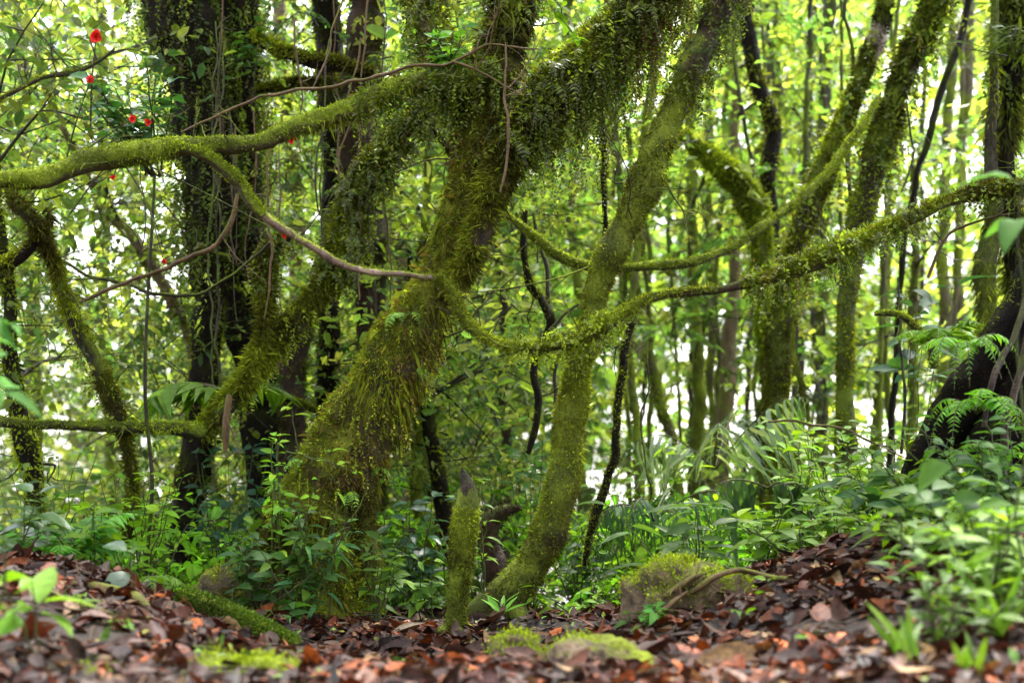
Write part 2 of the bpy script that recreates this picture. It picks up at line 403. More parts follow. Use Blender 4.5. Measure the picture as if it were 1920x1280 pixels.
ln(tc.outputs['Generated'], sx.inputs[0]); ln(sx.outputs[0], cx.inputs[0]); ln(sx.outputs[1], cx.inputs[1]); ln(sx.outputs[2], mxz.inputs[0]); ln(mxz.outputs[0], cx.inputs[2])
vn = nt.nodes.new('ShaderNodeVectorMath'); vn.operation = 'NORMALIZE'; ln(cx.outputs[0], vn.inputs[0]); ln(vn.outputs[0], sky.inputs[0]); ln(sky.outputs[0], hs.inputs['Color']); ln(hs.outputs[0], bg.inputs[0]); ln(bg.outputs[0], wo.inputs[0])
sl = bpy.data.lights.new('sun', 'SUN'); sl.energy = SUN; sl.angle = math.radians(14); sl.color = (1, .96, .88)
so = bpy.data.objects.new('sun', sl); COL.objects.link(so); so.location = (0, 0, 20)
az, el = math.radians(SUN_AZ), math.radians(SUN_EL)
sd = Vector((math.sin(az) * math.cos(el), math.cos(az) * math.cos(el), math.sin(el)))
so.rotation_euler = sd.to_track_quat('Z', 'Y').to_euler()
SC.view_settings.view_transform = 'Standard'; SC.view_settings.look = 'None'; SC.view_settings.gamma = 1; SC.view_settings.exposure = EXPO
SC.render.engine = 'CYCLES'
cy = SC.cycles; cy.use_denoising = True; cy.max_bounces = 5; cy.diffuse_bounces = 2; cy.glossy_bounces = 2; cy.transmission_bounces = 4
cy.caustics_reflective = False; cy.caustics_refractive = False; cy.sample_clamp_indirect = 6

# ------------------------------------------------------------------ ground
GC = [P(*q) for q in [(-300, 1280, 3.6), (100, 1280, 3.8), (500, 1280, 4.1), (960, 1280, 4.3), (1300, 1280, 4.1), (1700, 1280, 3.8), (2200, 1280, 3.6),
      (-300, 1130, 4.7), (100, 1150, 4.7), (330, 1190, 5.0), (600, 1245, 5.2), (960, 1235, 5.4), (1280, 1210, 5.3), (1500, 1130, 5.2), (1800, 1110, 4.8), (2200, 1070, 4.8),
      (-300, 1040, 5.8), (30, 1062, 5.8), (180, 1068, 5.9), (330, 1152, 6.1), (450, 1196, 6.1), (560, 1232, 6.1), (700, 1185, 6.6), (850, 1200, 6.7), (960, 1168, 7.4), (1140, 1150, 7.2), (1290, 1140, 6.3),
      (1420, 1060, 6.4), (1560, 1020, 6.5), (1700, 975, 6.6), (1850, 950, 6.4), (2200, 900, 6.3)]]
GC += [np.array(q) for q in [(0, 0, .1), (-4, 0, .15), (4, 0, .2), (0, -6, 0), (-10, -4, 0), (10, -4, .3), (-3.2, 8, .1), (-1.5, 8.4, .0), (0, 8.8, -.12), (1.2, 8.6, -.1), (2.2, 8.2, .2), (3.4, 8.2, .35),
      (-9, 8, .2), (9, 8, .6), (0, 12, -.5), (-5, 12, -.3), (5, 12, -.2), (-14, 14, -.4), (14, 14, 0), (0, 20, -1.6), (-12, 22, -1.6), (12, 22, -1.6), (0, 40, -4), (-40, 40, -4), (40, 40, -4),
      (0, 110, -8), (-110, 110, -8), (110, 110, -8), (-110, 0, -2), (110, 0, -2), (0, -110, -4), (400, 400, -9), (-400, 400, -9), (400, -400, -9), (-400, -400, -9)]]
GC = np.array(GC)
_D = np.linalg.norm(GC[:, None, :2] - GC[None, :, :2], axis=2)
_A = np.zeros((len(GC) + 1,) * 2); _A[:-1, :-1] = _D - np.eye(len(GC)) * .03; _A[-1, :-1] = 1; _A[:-1, -1] = 1
_wt = np.linalg.solve(_A, np.append(GC[:, 2], 0))
def ground_z(xy):
    xy = np.atleast_2d(xy).astype(float); out = np.zeros(len(xy))
    for i in range(0, len(xy), 20000):
        q = xy[i:i + 20000]
        out[i:i + 20000] = np.linalg.norm(q[:, None] - GC[None, :, :2], axis=2) @ _wt[:-1] + _wt[-1]
    p3 = np.c_[xy, np.zeros(len(xy))]
    return out + .10 * (fbm(p3 * 1.6, 3, 5) - .5) + .035 * (fbm(p3 * 9, 2, 8) - .5)
def gz(x, y): return float(ground_z([(x, y)])[0])

def warp(n, lo, hi, c, k):
    a, b = np.arcsinh((lo - c) / k), np.arcsinh((hi - c) / k)
    return c + k * np.sinh(np.linspace(a, b, n))
gx, gy = warp(280, -400, 400, 0, 3.2), warp(300, -400, 400, 5.5, 2.6)
X, Y = np.meshgrid(gx, gy); xy = np.c_[X.ravel(), Y.ravel()]
mb = MB(); i = np.arange(len(gy) - 1)[:, None] * len(gx); j = np.arange(len(gx) - 1)[None]
mb.add(np.c_[xy, ground_z(xy)], np.stack((i + j, i + j + 1, i + j + 1 + len(gx), i + j + len(gx)), -1).reshape(-1, 4), (.05, .03, .02), 0, True)
M_SOIL = m_bark('forest_soil', (.012, .007, .005), (.05, .027, .018), (.03, .03, .008), (.09, .10, .015), .26, 0, 1.2, rough=.9, bump=.8, stretch=1)
tag(mb.build('ground', M_SOIL), kind='structure')

# fallen leaves lying on the ground, uncountable
LIT = [(.066, .025, .016), (.036, .012, .010), (.05, .028, .026), (.12, .033, .014), (.010, .005, .005), (.30, .075, .016), (.19, .11, .045), (.085, .046, .034)]
LW = np.array([.20, .19, .15, .11, .14, .065, .065, .08]); LW /= LW.sum()
rng = np.random.default_rng(11)
# places where stones, the log and seedlings keep the ground clear
CLEAR = [(P(*q), r) for q, r in [((450, 1255, 4.3), .17), ((160, 1262, 4.1), .10), ((1120, 1230, 4.75), .17), ((968, 1200, 5.1), .09), ((340, 1135, 6.1), .11), ((400, 1160, 6.05), .11), ((450, 1180, 6.), .11), ((505, 1200, 5.95), .10), ((555, 1222, 5.9), .06), ((1290, 1100, 6.), .22)]]
def litter(mb, n, xr, yr, size, lift=.03):
    x = rng.uniform(*xr, n); y = rng.uniform(*yr, n); k = np.ones(n, bool)
    for c, r in CLEAR: k &= np.hypot(x - c[0], y - c[1]) > r
    k &= fbm(np.c_[x, y, x * 0] * 3.1, 2, 61) + rng.normal(0, .12, n) > .40
    x, y = x[k], y[k]; n = len(x); z = ground_z(np.c_[x, y]); e = .04
    zx = (ground_z(np.c_[x + e, y]) - z) / e; zy = (ground_z(np.c_[x, y + e]) - z) / e
    g = nz(np.c_[-zx, -zy, np.ones(n)]); nr = nz(g + rng.normal(0, .42, (n, 3)))
    a = rng.random(n) * 6.283; dr = np.c_[np.cos(a), np.sin(a), np.zeros(n)]; dr = nz(dr - nr * np.sum(dr * nr, 1, keepdims=True))
    L = size * np.exp(rng.normal(0, .34, n)); pos = np.c_[x, y, z] + g * rng.uniform(0.002, lift, n)[:, None] - dr * L[:, None] * .5
    leaves8(mb, pos, dr, nr, L, L * rng.uniform(.3, .6, n), pal(rng, n, LIT, .38, LW) * .8 * np.clip(.35 + 1.35 * fbm(np.c_[x, y, x * 0] * 2.3, 3, 77), .45, 1.5)[:, None], droop=rng.uniform(-.35, .6, n), fold=rng.uniform(-.25, .5, n))
mb = MB()
litter(mb, 26000, (-4.2, 4.2), (3.2, 7.0), .068)
litter(mb, 3200, (-4.2, 4.2), (3.2, 6.4), .085, .04)
litter(mb, 14000, (-4.2, 4.2), (3.2, 7.0), .026, .045)
litter(mb, 9000, (-5, 5), (6.2, 9.5), .08)
litter(mb, 5000, (-3, 3), (.5, 3.4), .085)
for _ in range(420):     # bits of broken twig among the leaves
    x, y, a, l = rng.uniform(-3.6, 3.6), rng.uniform(3.4, 8), rng.random() * 6.28, rng.uniform(.06, .3)
    q = [(x + math.cos(a) * l * t + rng.normal(0, .012), y + math.sin(a) * l * t + rng.normal(0, .012)) for t in (-.5, 0, .5)]
    Tube([(*b, gz(*b) + rng.uniform(.012, .04), rng.uniform(.002, .006)) for b in q], .06, 5, .1).into(mb, [(.05, .03, .018), (.10, .06, .035), (.03, .02, .014)][int(rng.integers(3))])
n = 900; x, y = rng.uniform(-3.6, 3.6, n), rng.uniform(3.4, 7.5, n); k = fbm(np.c_[x, y, x * 0] * 1.7, 2, 3) > .52; x, y = x[k], y[k]; n = len(x)   # small green leaves fallen or sprouting
leaves8(mb, np.c_[x, y, ground_z(np.c_[x, y]) + .025], rdir(rng, n) * (1, 1, .4), upish(rng, n, .5), rng.uniform(.02, .06, n), rng.uniform(.012, .03, n), pal(rng, n, [(.10, .2, .03), (.16, .22, .03), (.06, .14, .03), (.22, .2, .03)]), droop=.2)
tag(mb.build('leaf_litter', M_LITTER), kind='stuff')
# ------------------------------------------------------------------ trees
R = np.random.default_rng(5)

def rooted(c, flare=1.3, sink=.12):
    """carry a traced trunk down into the ground"""
    b = c[0].copy(); g = gz(b[0], b[1])
    rows = []
    if b[2] > g + .05:
        d = c[0, :3] - c[1, :3]; d = d / max(-d[2], .15) * (b[2] - g) * .5
        x, y = b[0] + np.clip(d[0], -.3, .3), b[1] + np.clip(d[1], -.3, .3)
        rows = [np.array((x, y, gz(x, y) - sink, b[3] * flare))]
    else:
        c[0, 3] *= 1.1; rows = [np.array((b[0], b[1], g - sink, b[3] * flare))]; c = c[1:]
    return np.concatenate((rows, c))

def topped(c, ext, taper=.55):
    d = nz(c[-1, :3] - c[-2, :3]); d = nz(d * .8 + np.array((0, 0, .5)))
    a = np.append(c[-1, :3] + d * ext * .5, c[-1, 3] * (1 + taper) / 2); b = np.append(c[-1, :3] + d * ext, c[-1, 3] * taper)
    return np.concatenate((c, [a, b]))

def crown(mb, rng, tubes, nl, lo, hi, reach, nleaf, leaf, cols, sig=.22, up=.35, lmat=0, bmat=1):
    """limbs leaving the trunk between lo and hi of its length, each carrying loose clusters of leaves"""
    for k in range(nl):
        tb = tubes[k % len(tubes)]; u = rng.uniform(lo, hi) * tb.u[-1]; i = int(np.searchsorted(tb.u, u)); i = min(i, len(tb.p) - 1)
        p0 = tb.p[i]; a = rng.random() * 6.283; rr = reach * rng.uniform(.55, 1.15)
        d = nz(np.array((math.cos(a), math.sin(a), rng.normal(up, .3))))
        p1 = p0 + d * rr * .5 + np.array((0, 0, .1 * rr)); p2 = p0 + d * rr + rng.normal(0, .12 * rr, 3)
        r0 = min(tb.r[i] * .4, .03)
        lt = Tube([np.append(p0, r0), np.append(p1, r0 * .6), np.append(p2, .004)], step=.15, seg=5, lump=.1, close=False); lt.into(mb, (.1, .07, .04), bmat)
        ncl = 6; cc = []
        for q in range(ncl):
            t = rng.uniform(.3, 1.05); c = lt.p[min(int(t * (len(lt.p) - 1)), len(lt.p) - 1)] + rng.normal(0, sig, 3) * (1, 1, .7)
            cc.append(c)
            Tube([np.append(lt.p[min(int(t * .8 * (len(lt.p) - 1)), len(lt.p) - 1)], .006), np.append(c, .002)], step=.3, seg=4, lump=0, close=False).into(mb, (.1, .07, .04), bmat)
        cc = np.array(cc); n = int(nleaf / nl); q = rng.integers(0, ncl, n)
        pos = cc[q] + rng.normal(0, sig * .55, (n, 3)) * (1, 1, .75)
        tint = pal(rng, ncl, cols, .22)[q]
        L = leaf * np.exp(rng.normal(0, .25, n)); dr = rdir(rng, n); dr[:, 2] = dr[:, 2] * .6 - .25
        leaves4(mb, pos, dr, upish(rng, n, .55), L, L * .52, tint * np.exp(rng.normal(0, .16, (n, 1))), lmat)

def tree(label, ctrl, d, mat, name='tree', moss=None, crn=None, ext=2.5, cat='tree', seg=14, lump=.14, flute=0, seed=0, step=.05, drape=None, limbs=(), root=True, group=None, flare=1.3, prof=None, ws=.8, wob=.03, toe=0, twigs=0):
    c = pix(ctrl, d, ws)
    if root: c = rooted(c, flare)
    if ext: c = topped(c, ext)
    base = c[0, :3]
    e = empty(name, label, cat, base, group)
    mb = MB(); tb = Tube(c, step, seg, lump, 5. if d < 9 else 3., flute, seed, wob=wob).into(mb, prof=prof)
    if toe: toes(mb, tb, np.random.default_rng(seed), toe, c[0, 3] * .35, c[0, 3] * 1.9)
    if twigs: twigs_on(mb, tb, np.random.default_rng(seed + 3), twigs, .45, .006, .25, .95)
    tr = mb.build('trunk', mat, e)
    tubes = [tb]
    rng = np.random.default_rng(seed + 100)
    for lb in limbs:
        lc = pix(lb['c'], lb.get('d', d), lb.get('ws', ws))
        if lb.get('ext'): lc = topped(lc, lb['ext'])
        mb = MB(); t2 = Tube(lc, .04, lb.get('seg', 10), lb.get('lump', .16), 6., 0, seed + 7, wob=lb.get('wob', .03), wf=5).into(mb)
        if lb.get('twigs'): twigs_on(mb, t2, rng, lb['twigs'], lb.get('tl', .3))
        o = mb.build(lb.get('name', 'limb'), lb.get('mat', mat), e); tubes.append(t2)
        mb = MB()
        for kw in lb.get('moss', ()): moss_on(mb, t2, rng, **kw)
        mb.build('moss', M_MOSS, o)
        if lb.get('drape'):
            mb = MB()
            for kw in lb['drape']: (ferns_on if 'L' in kw else drape_on)(mb, t2, rng, **kw)
            mb.build('hanging_ferns', [M_EPI, B_STEM], o)
    if moss:
        mb = MB()
        for kw in moss: moss_on(mb, tb, rng, **kw)
        mb.build('moss', M_MOSS, tr)
    if drape:
        mb = MB()
        for kw in drape: (ferns_on if 'L' in kw else drape_on)(mb, tb, rng, **kw)
        mb.build('hanging_ferns', [M_EPI, B_STEM], tr)
    if crn:
        mb = MB(); crown(mb, rng, [t for t in (tubes if crn.get('all') else tubes[:1])], **{k: v for k, v in crn.items() if k != 'all'})
        mb.build('crown', [M_THICK, B_VINE], e)
    return e, tubes

def vine(name, label, cat, ctrl, d, mat, seg=7, lump=.15, moss=None, tufts=None, group=None, seed=1, step=.03, parent=None, wob=.02, twigs=0, ws=.82):
    c = pix(ctrl, d, ws); base = c[0, :3]
    mb = MB(); tb = Tube(c, step, seg, lump, 9., 0, seed, wob=wob, wf=4.5).into(mb)
    if twigs: twigs_on(mb, tb, np.random.default_rng(seed + 3), twigs, .25)
    o = mb.build(name, mat, parent=parent) if parent else tag(mb.build(name, mat, loc=base), label, cat, group)
    rng = np.random.default_rng(seed + 40)
    if moss:
        mb = MB()
        for kw in moss: moss_on(mb, tb, rng, **kw)
        mb.build('moss', M_MOSS, o)
    if tufts:
        mb = MB()
        for kw in tufts: (ferns_on if 'L' in kw else drape_on)(mb, tb, rng, **kw)
        mb.build('fern_fringe', [M_EPI, B_STEM], o)
    return o, tb

canopy = dict(nl=18, lo=.86, hi=1., reach=1.5, nleaf=1700, leaf=.10, cols=THICK_R, sig=.35)

# --- the big mossy tree, centre left
main, mt = tree('thick leaning trunk shaggy with olive moss, forking above the pink bare branch', [(590, 1190, 230), (586, 1070, 205), (600, 960, 180), (645, 850, 170), (695, 755, 158), (738, 680, 148), (782, 605, 126), (818, 545, 98),
      (834, 490, 68), (848, 420, 62), (872, 345, 66), (898, 255, 84), (925, 160, 96), (950, 60, 96), (975, -60, 90)], 7.5, B_MAIN, 'mossy_tree', seg=28, lump=.16, flute=.06, step=.03, ext=2.2, flare=1.15, seed=3, ws=.82, twigs=10,
      moss=[dict(n=80000, L=.016, W=.006, cols=OLIVE, clump=.47, up=.16, hi=.62), dict(n=9000, L=.055, W=.007, cols=OLIVE, clump=.56, droop=1.3, hi=.6, seed=44, freq=5.), dict(n=12000, L=.014, W=.006, cols=LIME, clump=.62, up=.35, hi=.6, seed=45), dict(n=26000, L=.022, W=.006, cols=LIME, clump=.50, up=.2, hi=.6, seed=17, freq=5.), dict(n=14000, L=.034, W=.006, cols=BROWNM, clump=.50, droop=.6, hi=.6, seed=8), dict(n=26000, L=.035, W=.009, cols=DARKM, clump=.40, lo=.55)],
      drape=[dict(n=650, slen=(.05, .2), leaf=.036, cols=EPI, lo=.60, hi=.90), dict(n=50, L=(.06, .15), cols=EPI, lo=.5, hi=.85), dict(n=300, slen=(.05, .18), leaf=.028, cols=BROWNM, lo=.05, hi=.5, under=.1), dict(n=500, slen=(.03, .12), leaf=.022, cols=OLIVE, lo=.02, hi=.55), dict(n=16, L=(.08, .18), cols=LEAFB, lo=.1, hi=.4)],
      limbs=[dict(c=[(826, 545, 60), (872, 500, 50), (896, 452, 56), (916, 390, 62), (945, 310, 74), (1000, 230, 96), (1060, 165, 108), (1122, 105, 98), (1180, 40, 88), (1235, -60, 80)], d=7.35, seg=20, ext=1.8,
              moss=[dict(n=26000, L=.035, W=.008, cols=OLIVE, clump=.40, up=.2, hi=.4), dict(n=26000, L=.04, W=.009, cols=DARKM, clump=.38, lo=.35)],
              drape=[dict(n=900, slen=(.06, .50), leaf=.028, cols=EPI, lo=.25, hi=.80), dict(n=170, L=(.06, .19), cols=EPI, lo=.2, hi=.85, np_=9), dict(n=260, slen=(.03, .16), leaf=.045, cols=OLIVE, lo=.25, hi=.8), dict(n=110, slen=(.3, .75), leaf=.03, cols=EPI, lo=.3, hi=.6, under=0), dict(n=260, slen=(.05, .3), leaf=.03, cols=[(.14, .06, .02), (.09, .045, .015)], lo=.45, hi=.66, under=0), dict(n=500, slen=(.03, .12), leaf=.034, cols=LIME, lo=.2, hi=.75), dict(n=260, slen=(.25, .6), leaf=.03, cols=BROWNM, lo=.42, hi=.72, under=-.2)]),
             # the long moss-coated branch reaching left
             dict(c=[(930, 130, 60, 7.4), (880, 148, 52, 7.35), (830, 152, 46, 7.3), (770, 158, 42, 7.25), (715, 170, 42, 7.2), (660, 195, 40, 7.15), (600, 222, 40, 7.1), (500, 254, 40, 7.), (400, 268, 40, 6.95), (280, 282, 44, 6.85), (150, 305, 46, 6.75), (0, 340, 46, 6.6), (-200, 395, 46, 6.4)], seg=16, mat=B_LIME, lump=.36, twigs=22, tl=.3, wob=.06,
              moss=[dict(n=42000, L=.010, W=.006, cols=LIME, clump=.25, up=.4), dict(n=2200, L=.022, W=.006, cols=OLIVE, clump=.42, up=-.5, droop=1.2, hi=.4)],
              drape=[dict(n=260, slen=(.05, .3), leaf=.034, cols=EPI, lo=0, hi=.26)]),
             # its offshoot, bare and pink where it dips to the fork
             dict(c=[(292, 280, 22, 6.86), (340, 278, 24, 6.88), (390, 294, 26, 6.92), (432, 330, 30, 6.98), (468, 378, 30, 7.02), (492, 402, 27, 7.05)], seg=12, mat=B_LIME, moss=[dict(n=9000, L=.013, W=.006, cols=LIME, clump=.36, up=.4)]),
             dict(c=[(488, 398, 22, 7.05), (520, 425, 22, 7.07), (560, 452, 20, 7.1), (605, 478, 20, 7.14), (645, 498, 17, 7.17), (700, 512, 15, 7.2), (760, 516, 14, 7.24), (815, 522, 14, 7.3)], seg=12, mat=B_PINK, lump=.16, moss=[dict(n=2500, L=.012, W=.006, cols=LIME, clump=.53, up=.3)]),
             # second head of moss and ferns left of the fork
             dict(c=[(915, 270, 50, 7.55), (880, 215, 62, 7.5), (850, 150, 70, 7.5), (822, 80, 70, 7.5), (800, 10, 62, 7.55), (785, -60, 56, 7.6)], seg=16, ext=1.5,
              moss=[dict(n=16000, L=.03, W=.008, cols=DARKM, clump=.40)], drape=[dict(n=420, slen=(.05, .28), leaf=.036, cols=EPI, lo=.0, hi=.62), dict(n=70, L=(.06, .16), cols=EPI, lo=0, hi=.65), dict(n=160, slen=(.03, .1), leaf=.036, cols=LIME, lo=.0, hi=.6)]),
             # pale root-like ribs at the foot
             dict(c=[(520, 1000, 40, 7.3), (480, 1080, 56, 7.2), (420, 1150, 60, 7.1), (370, 1200, 40, 7.0)], seg=12, moss=[dict(n=9000, L=.035, W=.007, cols=OLIVE, clump=.40, up=.2)]),
             dict(c=[(690, 900, 30, 7.45), (686, 980, 34, 7.45), (690, 1060, 36, 7.45), (700, 1150, 44, 7.45), (704, 1240, 40, 7.45)], seg=10, moss=[dict(n=5000, L=.03, W=.007, cols=OLIVE, clump=.42)])],
      crn=dict(canopy, all=False))

# --- the slimmer leaning tree, right of centre
lean, lt = tree('slim green trunk curving from the lower centre up to the right', [(922, 1185, 112), (940, 1148, 98), (964, 1104, 92), (996, 1060, 90), (1026, 1015, 88), (1044, 960, 82), (1054, 890, 76), (1066, 800, 68), (1080, 700, 62), (1106, 600, 62), (1139, 500, 64), (1172, 420, 70), (1206, 340, 76),
      (1240, 260, 72), (1284, 165, 72), (1326, 70, 66), (1368, -40, 62)], 7.3, B_LEAN, 'leaning_tree', seg=24, step=.03, ext=2.6, flare=1.1, seed=9, ws=.80, toe=4, twigs=8, wob=.05, lump=.22, prof=[(0, .42), (.3, .5), (.42, .45), (.52, .25), (.7, .15), (1, .2)],
      moss=[dict(n=38000, L=.014, W=.006, cols=OLIVE, clump=.44, hi=.5), dict(n=16000, L=.016, W=.006, cols=LIME, clump=.48, lo=.05, hi=.5, seed=21), dict(n=9000, L=.014, W=.006, cols=BROWNM, clump=.54, hi=.5, seed=33), dict(n=9000, L=.022, W=.007, cols=DARKM, clump=.52, lo=.5)],
      drape=[dict(n=900, slen=(.04, .2), leaf=.030, cols=EPI, lo=.48, hi=.9, under=.3), dict(n=40, L=(.05, .13), cols=EPI, lo=.5, hi=.9, np_=8)], crn=canopy)

# --- the long thin branch that crosses the picture from the fork to the right edge
LB = empty('long_branch', 'long sagging mossy branch swinging from the mossy fork to the right edge, bare brown midway', 'branch', P(826, 515, 7.25))
vine('mossy_length', None, None, [(826, 515, 26, 7.25), (852, 552, 24, 7.2), (872, 592, 22, 7.15), (910, 628, 22, 7.1), (960, 648, 22, 7.), (1030, 648, 24, 6.95), (1095, 634, 28, 6.92), (1150, 602, 32, 6.9), (1200, 570, 28, 6.9), (1265, 550, 20, 6.9), (1345, 543, 18, 6.9)], 7, B_LIME, seg=12,
     moss=[dict(n=13000, L=.017, W=.006, cols=OLIVE, clump=.36, up=.3)], tufts=[dict(n=260, slen=(.02, .09), leaf=.030, cols=LIME, lo=.35, hi=.72, spread=1.3)], seed=14, parent=LB, twigs=6)
vine('bare_length', None, None, [(1255, 552, 18, 6.9), (1345, 543, 18, 6.9), (1405, 530, 22, 6.9), (1455, 515, 26, 6.9)], 7, B_RED, seg=12, seed=15, lump=.06, parent=LB)
vine('ferny_length', None, None, [(1390, 533, 22, 6.9), (1440, 520, 28, 6.9), (1500, 502, 34, 6.9), (1560, 478, 40, 6.9), (1625, 444, 34, 6.95), (1700, 415, 28, 7.), (1780, 382, 26, 7.), (1860, 357, 34, 7.05), (1990, 345, 30, 7.1)], 7, B_LIME, seg=12,
     moss=[dict(n=18000, L=.022, W=.007, cols=OLIVE, clump=.34, up=.3)], tufts=[dict(n=260, slen=(.03, .13), leaf=.030, cols=EPI, lo=.0, hi=.55, spread=1.2), dict(n=36, L=(.05, .12), cols=EPI, lo=0, hi=.6, np_=8), dict(n=90, slen=(.03, .1), leaf=.03, cols=EPI, lo=.55, hi=1)], seed=16, parent=LB, twigs=10)
vine('sagging_liana', 'smooth green liana dipping behind the slim leaning trunk and rising to the upper right', 'vine', [(950, 402, 14, 7.7), (1000, 445, 20, 7.7), (1050, 482, 24, 7.7), (1110, 500, 24, 7.7), (1170, 503, 20, 7.7), (1240, 498, 21, 7.75), (1310, 488, 22, 7.8), (1380, 460, 21, 7.9), (1440, 422, 19, 8.), (1500, 372, 18, 8.2), (1560, 310, 17, 8.4), (1610, 240, 17, 8.6), (1648, 185, 15, 8.8)], 7.7, B_LIME, seg=10,
     moss=[dict(n=14000, L=.014, W=.006, cols=LIME, clump=.36, up=.4)], seed=17)

# --- dark trunks behind, left
tree('broad black wet trunk at the left, its foot showing below the horizontal limb', [(340, 1060, 62), (350, 960, 62), (362, 870, 62), (378, 740, 58), (388, 640, 56), (392, 540, 62), (396, 420, 92), (392, 300, 104), (372, 180, 118), (345, 60, 124), (325, -50, 124)], 9., B_DARK, 'dark_tree', ws=.98, twigs=14, seg=18, flute=.12, lump=.15, seed=21, crn=canopy,
     moss=[dict(n=18000, L=.024, W=.010, cols=DARKM, clump=.52, lo=.3), dict(n=4000, L=.03, W=.01, cols=OLIVE, clump=.5, hi=.35)], drape=[dict(n=650, slen=(.1, .6), leaf=.036, cols=EPI, lo=.35, hi=.92)])
tree('second black trunk close behind the broad one, draped with thin hanging roots', [(505, 900, 92), (495, 790, 90), (476, 650, 96), (455, 520, 100), (444, 400, 104), (442, 250, 96), (440, 100, 92), (438, -50, 90)], 9.3, B_DARK, 'dark_tree', ws=.98, twigs=14, seg=18, flute=.14, lump=.14, seed=22, crn=canopy,
     moss=[dict(n=14000, L=.024, W=.010, cols=DARKM, clump=.52, lo=.3)], drape=[dict(n=480, slen=(.1, .6), leaf=.036, cols=EPI, lo=.4, hi=.9)])
tree('narrow nearly black trunk standing against the red-brown one', [(616, 760, 46), (618, 620, 42), (622, 480, 46), (626, 330, 58), (622, 180, 68), (614, 60, 64), (608, -50, 60)], 9.6, B_DARK, 'dark_tree', seg=14, flute=.1, seed=23, moss=[dict(n=12000, L=.026, W=.012, cols=DARKM, clump=.48)], crn=canopy)
tree('red-brown fluted trunk behind the fork, grooved bark bare of moss', [(694, 700, 62), (690, 560, 66), (688, 430, 80), (672, 300, 76), (668, 180, 80), (684, 60, 84), (692, -50, 82)], 9.4, B_RED, 'red_barked_tree', seg=18, flute=.16, seed=24, moss=[dict(n=12000, L=.04, W=.011, cols=DARKM, clump=.52)], crn=canopy)
tree('short brown trunk half hidden behind the diagonal mossy limb', [(548, 860, 62), (546, 760, 58), (548, 680, 62), (566, 610, 60), (596, 560, 46), (640, 480, 40), (690, 380, 36)], 8.9, B_RED, 'brown_tree', seg=14, flute=.1, seed=25, moss=[dict(n=12000, L=.022, W=.01, cols=DARKM, clump=.46)], ext=0)
# diagonal mossy limb system between the dark trunks
tree('twisting mossy limb climbing diagonally from the left to the fern mass above the long branch', [(370, 812, 44), (410, 778, 50), (446, 736, 46), (480, 690, 46), (520, 632, 50), (572, 580, 54), (618, 520, 66), (650, 440, 72), (664, 370, 64), (700, 310, 54), (742, 262, 44), (790, 212, 40), (840, 175, 36)], 8.0, B_MID, 'mossy_limb', root=False, ext=0, seg=14, seed=26, cat='branch',
     moss=[dict(n=30000, L=.03, W=.009, cols=OLIVE, clump=.38, up=.25)], drape=[dict(n=420, slen=(.04, .2), leaf=.038, cols=EPI, lo=.48, hi=1.), dict(n=80, L=(.06, .16), cols=EPI, lo=.42, hi=1), dict(n=200, slen=(.03, .1), leaf=.03, cols=LIME, lo=.0, hi=.4)],
     limbs=[dict(c=[(455, 735, 30, 7.9), (482, 660, 32, 7.9), (498, 580, 34, 7.9), (492, 500, 36, 7.9), (505, 465, 30, 7.9), (545, 440, 20, 7.9)], moss=[dict(n=11000, L=.028, W=.009, cols=OLIVE, clump=.38, up=.2)], drape=[dict(n=110, slen=(.03, .12), leaf=.034, cols=EPI, lo=.6, hi=1.)]),
            dict(c=[(-120, 775, 24, 7.3), (0, 792, 22, 7.4), (150, 797, 24, 7.5), (290, 800, 30, 7.7), (375, 808, 44, 7.95)], moss=[dict(n=9000, L=.014, W=.007, cols=LIME, clump=.42, up=.35)])])

# --- trees behind, right
tree('dark leaning trunk with one bare grey band, second from the right gap of sky', [(1462, 930, 60), (1456, 800, 62), (1456, 680, 72), (1466, 580, 82), (1490, 480, 74), (1525, 375, 68), (1562, 285, 66), (1600, 190, 56), (1636, 90, 50), (1672, -40, 48)], 10., B_MID, 'mossy_trunk_tree', ws=.62, seg=16, lump=.16, seed=31, ext=2.5, crn=dict(canopy, nleaf=700),
     moss=[dict(n=26000, L=.022, W=.013, cols=OLIVE, clump=.40, hi=.6), dict(n=14000, L=.022, W=.012, cols=DARKM, clump=.45, lo=.5)], drape=[dict(n=260, slen=(.05, .2), leaf=.05, cols=EPI, lo=.3, hi=.6)],
     limbs=[dict(name='bare_band', ws=.64, c=[(1622, 128, 56, 10.), (1633, 98, 58, 10.), (1645, 62, 56, 10.), (1652, 40, 52, 10.)], mat=B_GREY, lump=.05)])
tree('upright dark trunk leaning right at the top, left of the bright gap of sky', [(1590, 900, 56), (1584, 800, 54), (1586, 690, 52), (1590, 580, 56), (1602, 480, 66), (1622, 380, 78), (1645, 290, 76), (1676, 190, 70), (1714, 95, 68), (1765, -40, 64)], 9.5, B_MID, 'mossy_trunk_tree', ws=.62, seg=16, lump=.15, seed=32, crn=dict(canopy, nleaf=700),
     moss=[dict(n=24000, L=.022, W=.012, cols=OLIVE, clump=.46, up=.1), dict(n=10000, L=.04, W=.012, cols=DARKM, clump=.42, lo=.45)], drape=[dict(n=420, slen=(.05, .25), leaf=.05, cols=EPI, lo=.42, hi=.9)])
tree('crooked trunk snapped short, its cut end draped in bright moss behind the slim leaning tree', [(1440, 760, 50), (1436, 600, 50), (1432, 480, 58), (1424, 420, 70), (1402, 360, 72), (1366, 318, 66), (1318, 282, 50), (1278, 250, 36)], 11., B_MID, 'snapped_tree', ws=.66, seg=14, seed=33, ext=0, moss=[dict(n=22000, L=.028, W=.010, cols=LIME, clump=.42, lo=.5), dict(n=8000, L=.04, W=.013, cols=DARKM, clump=.46, hi=.5)])
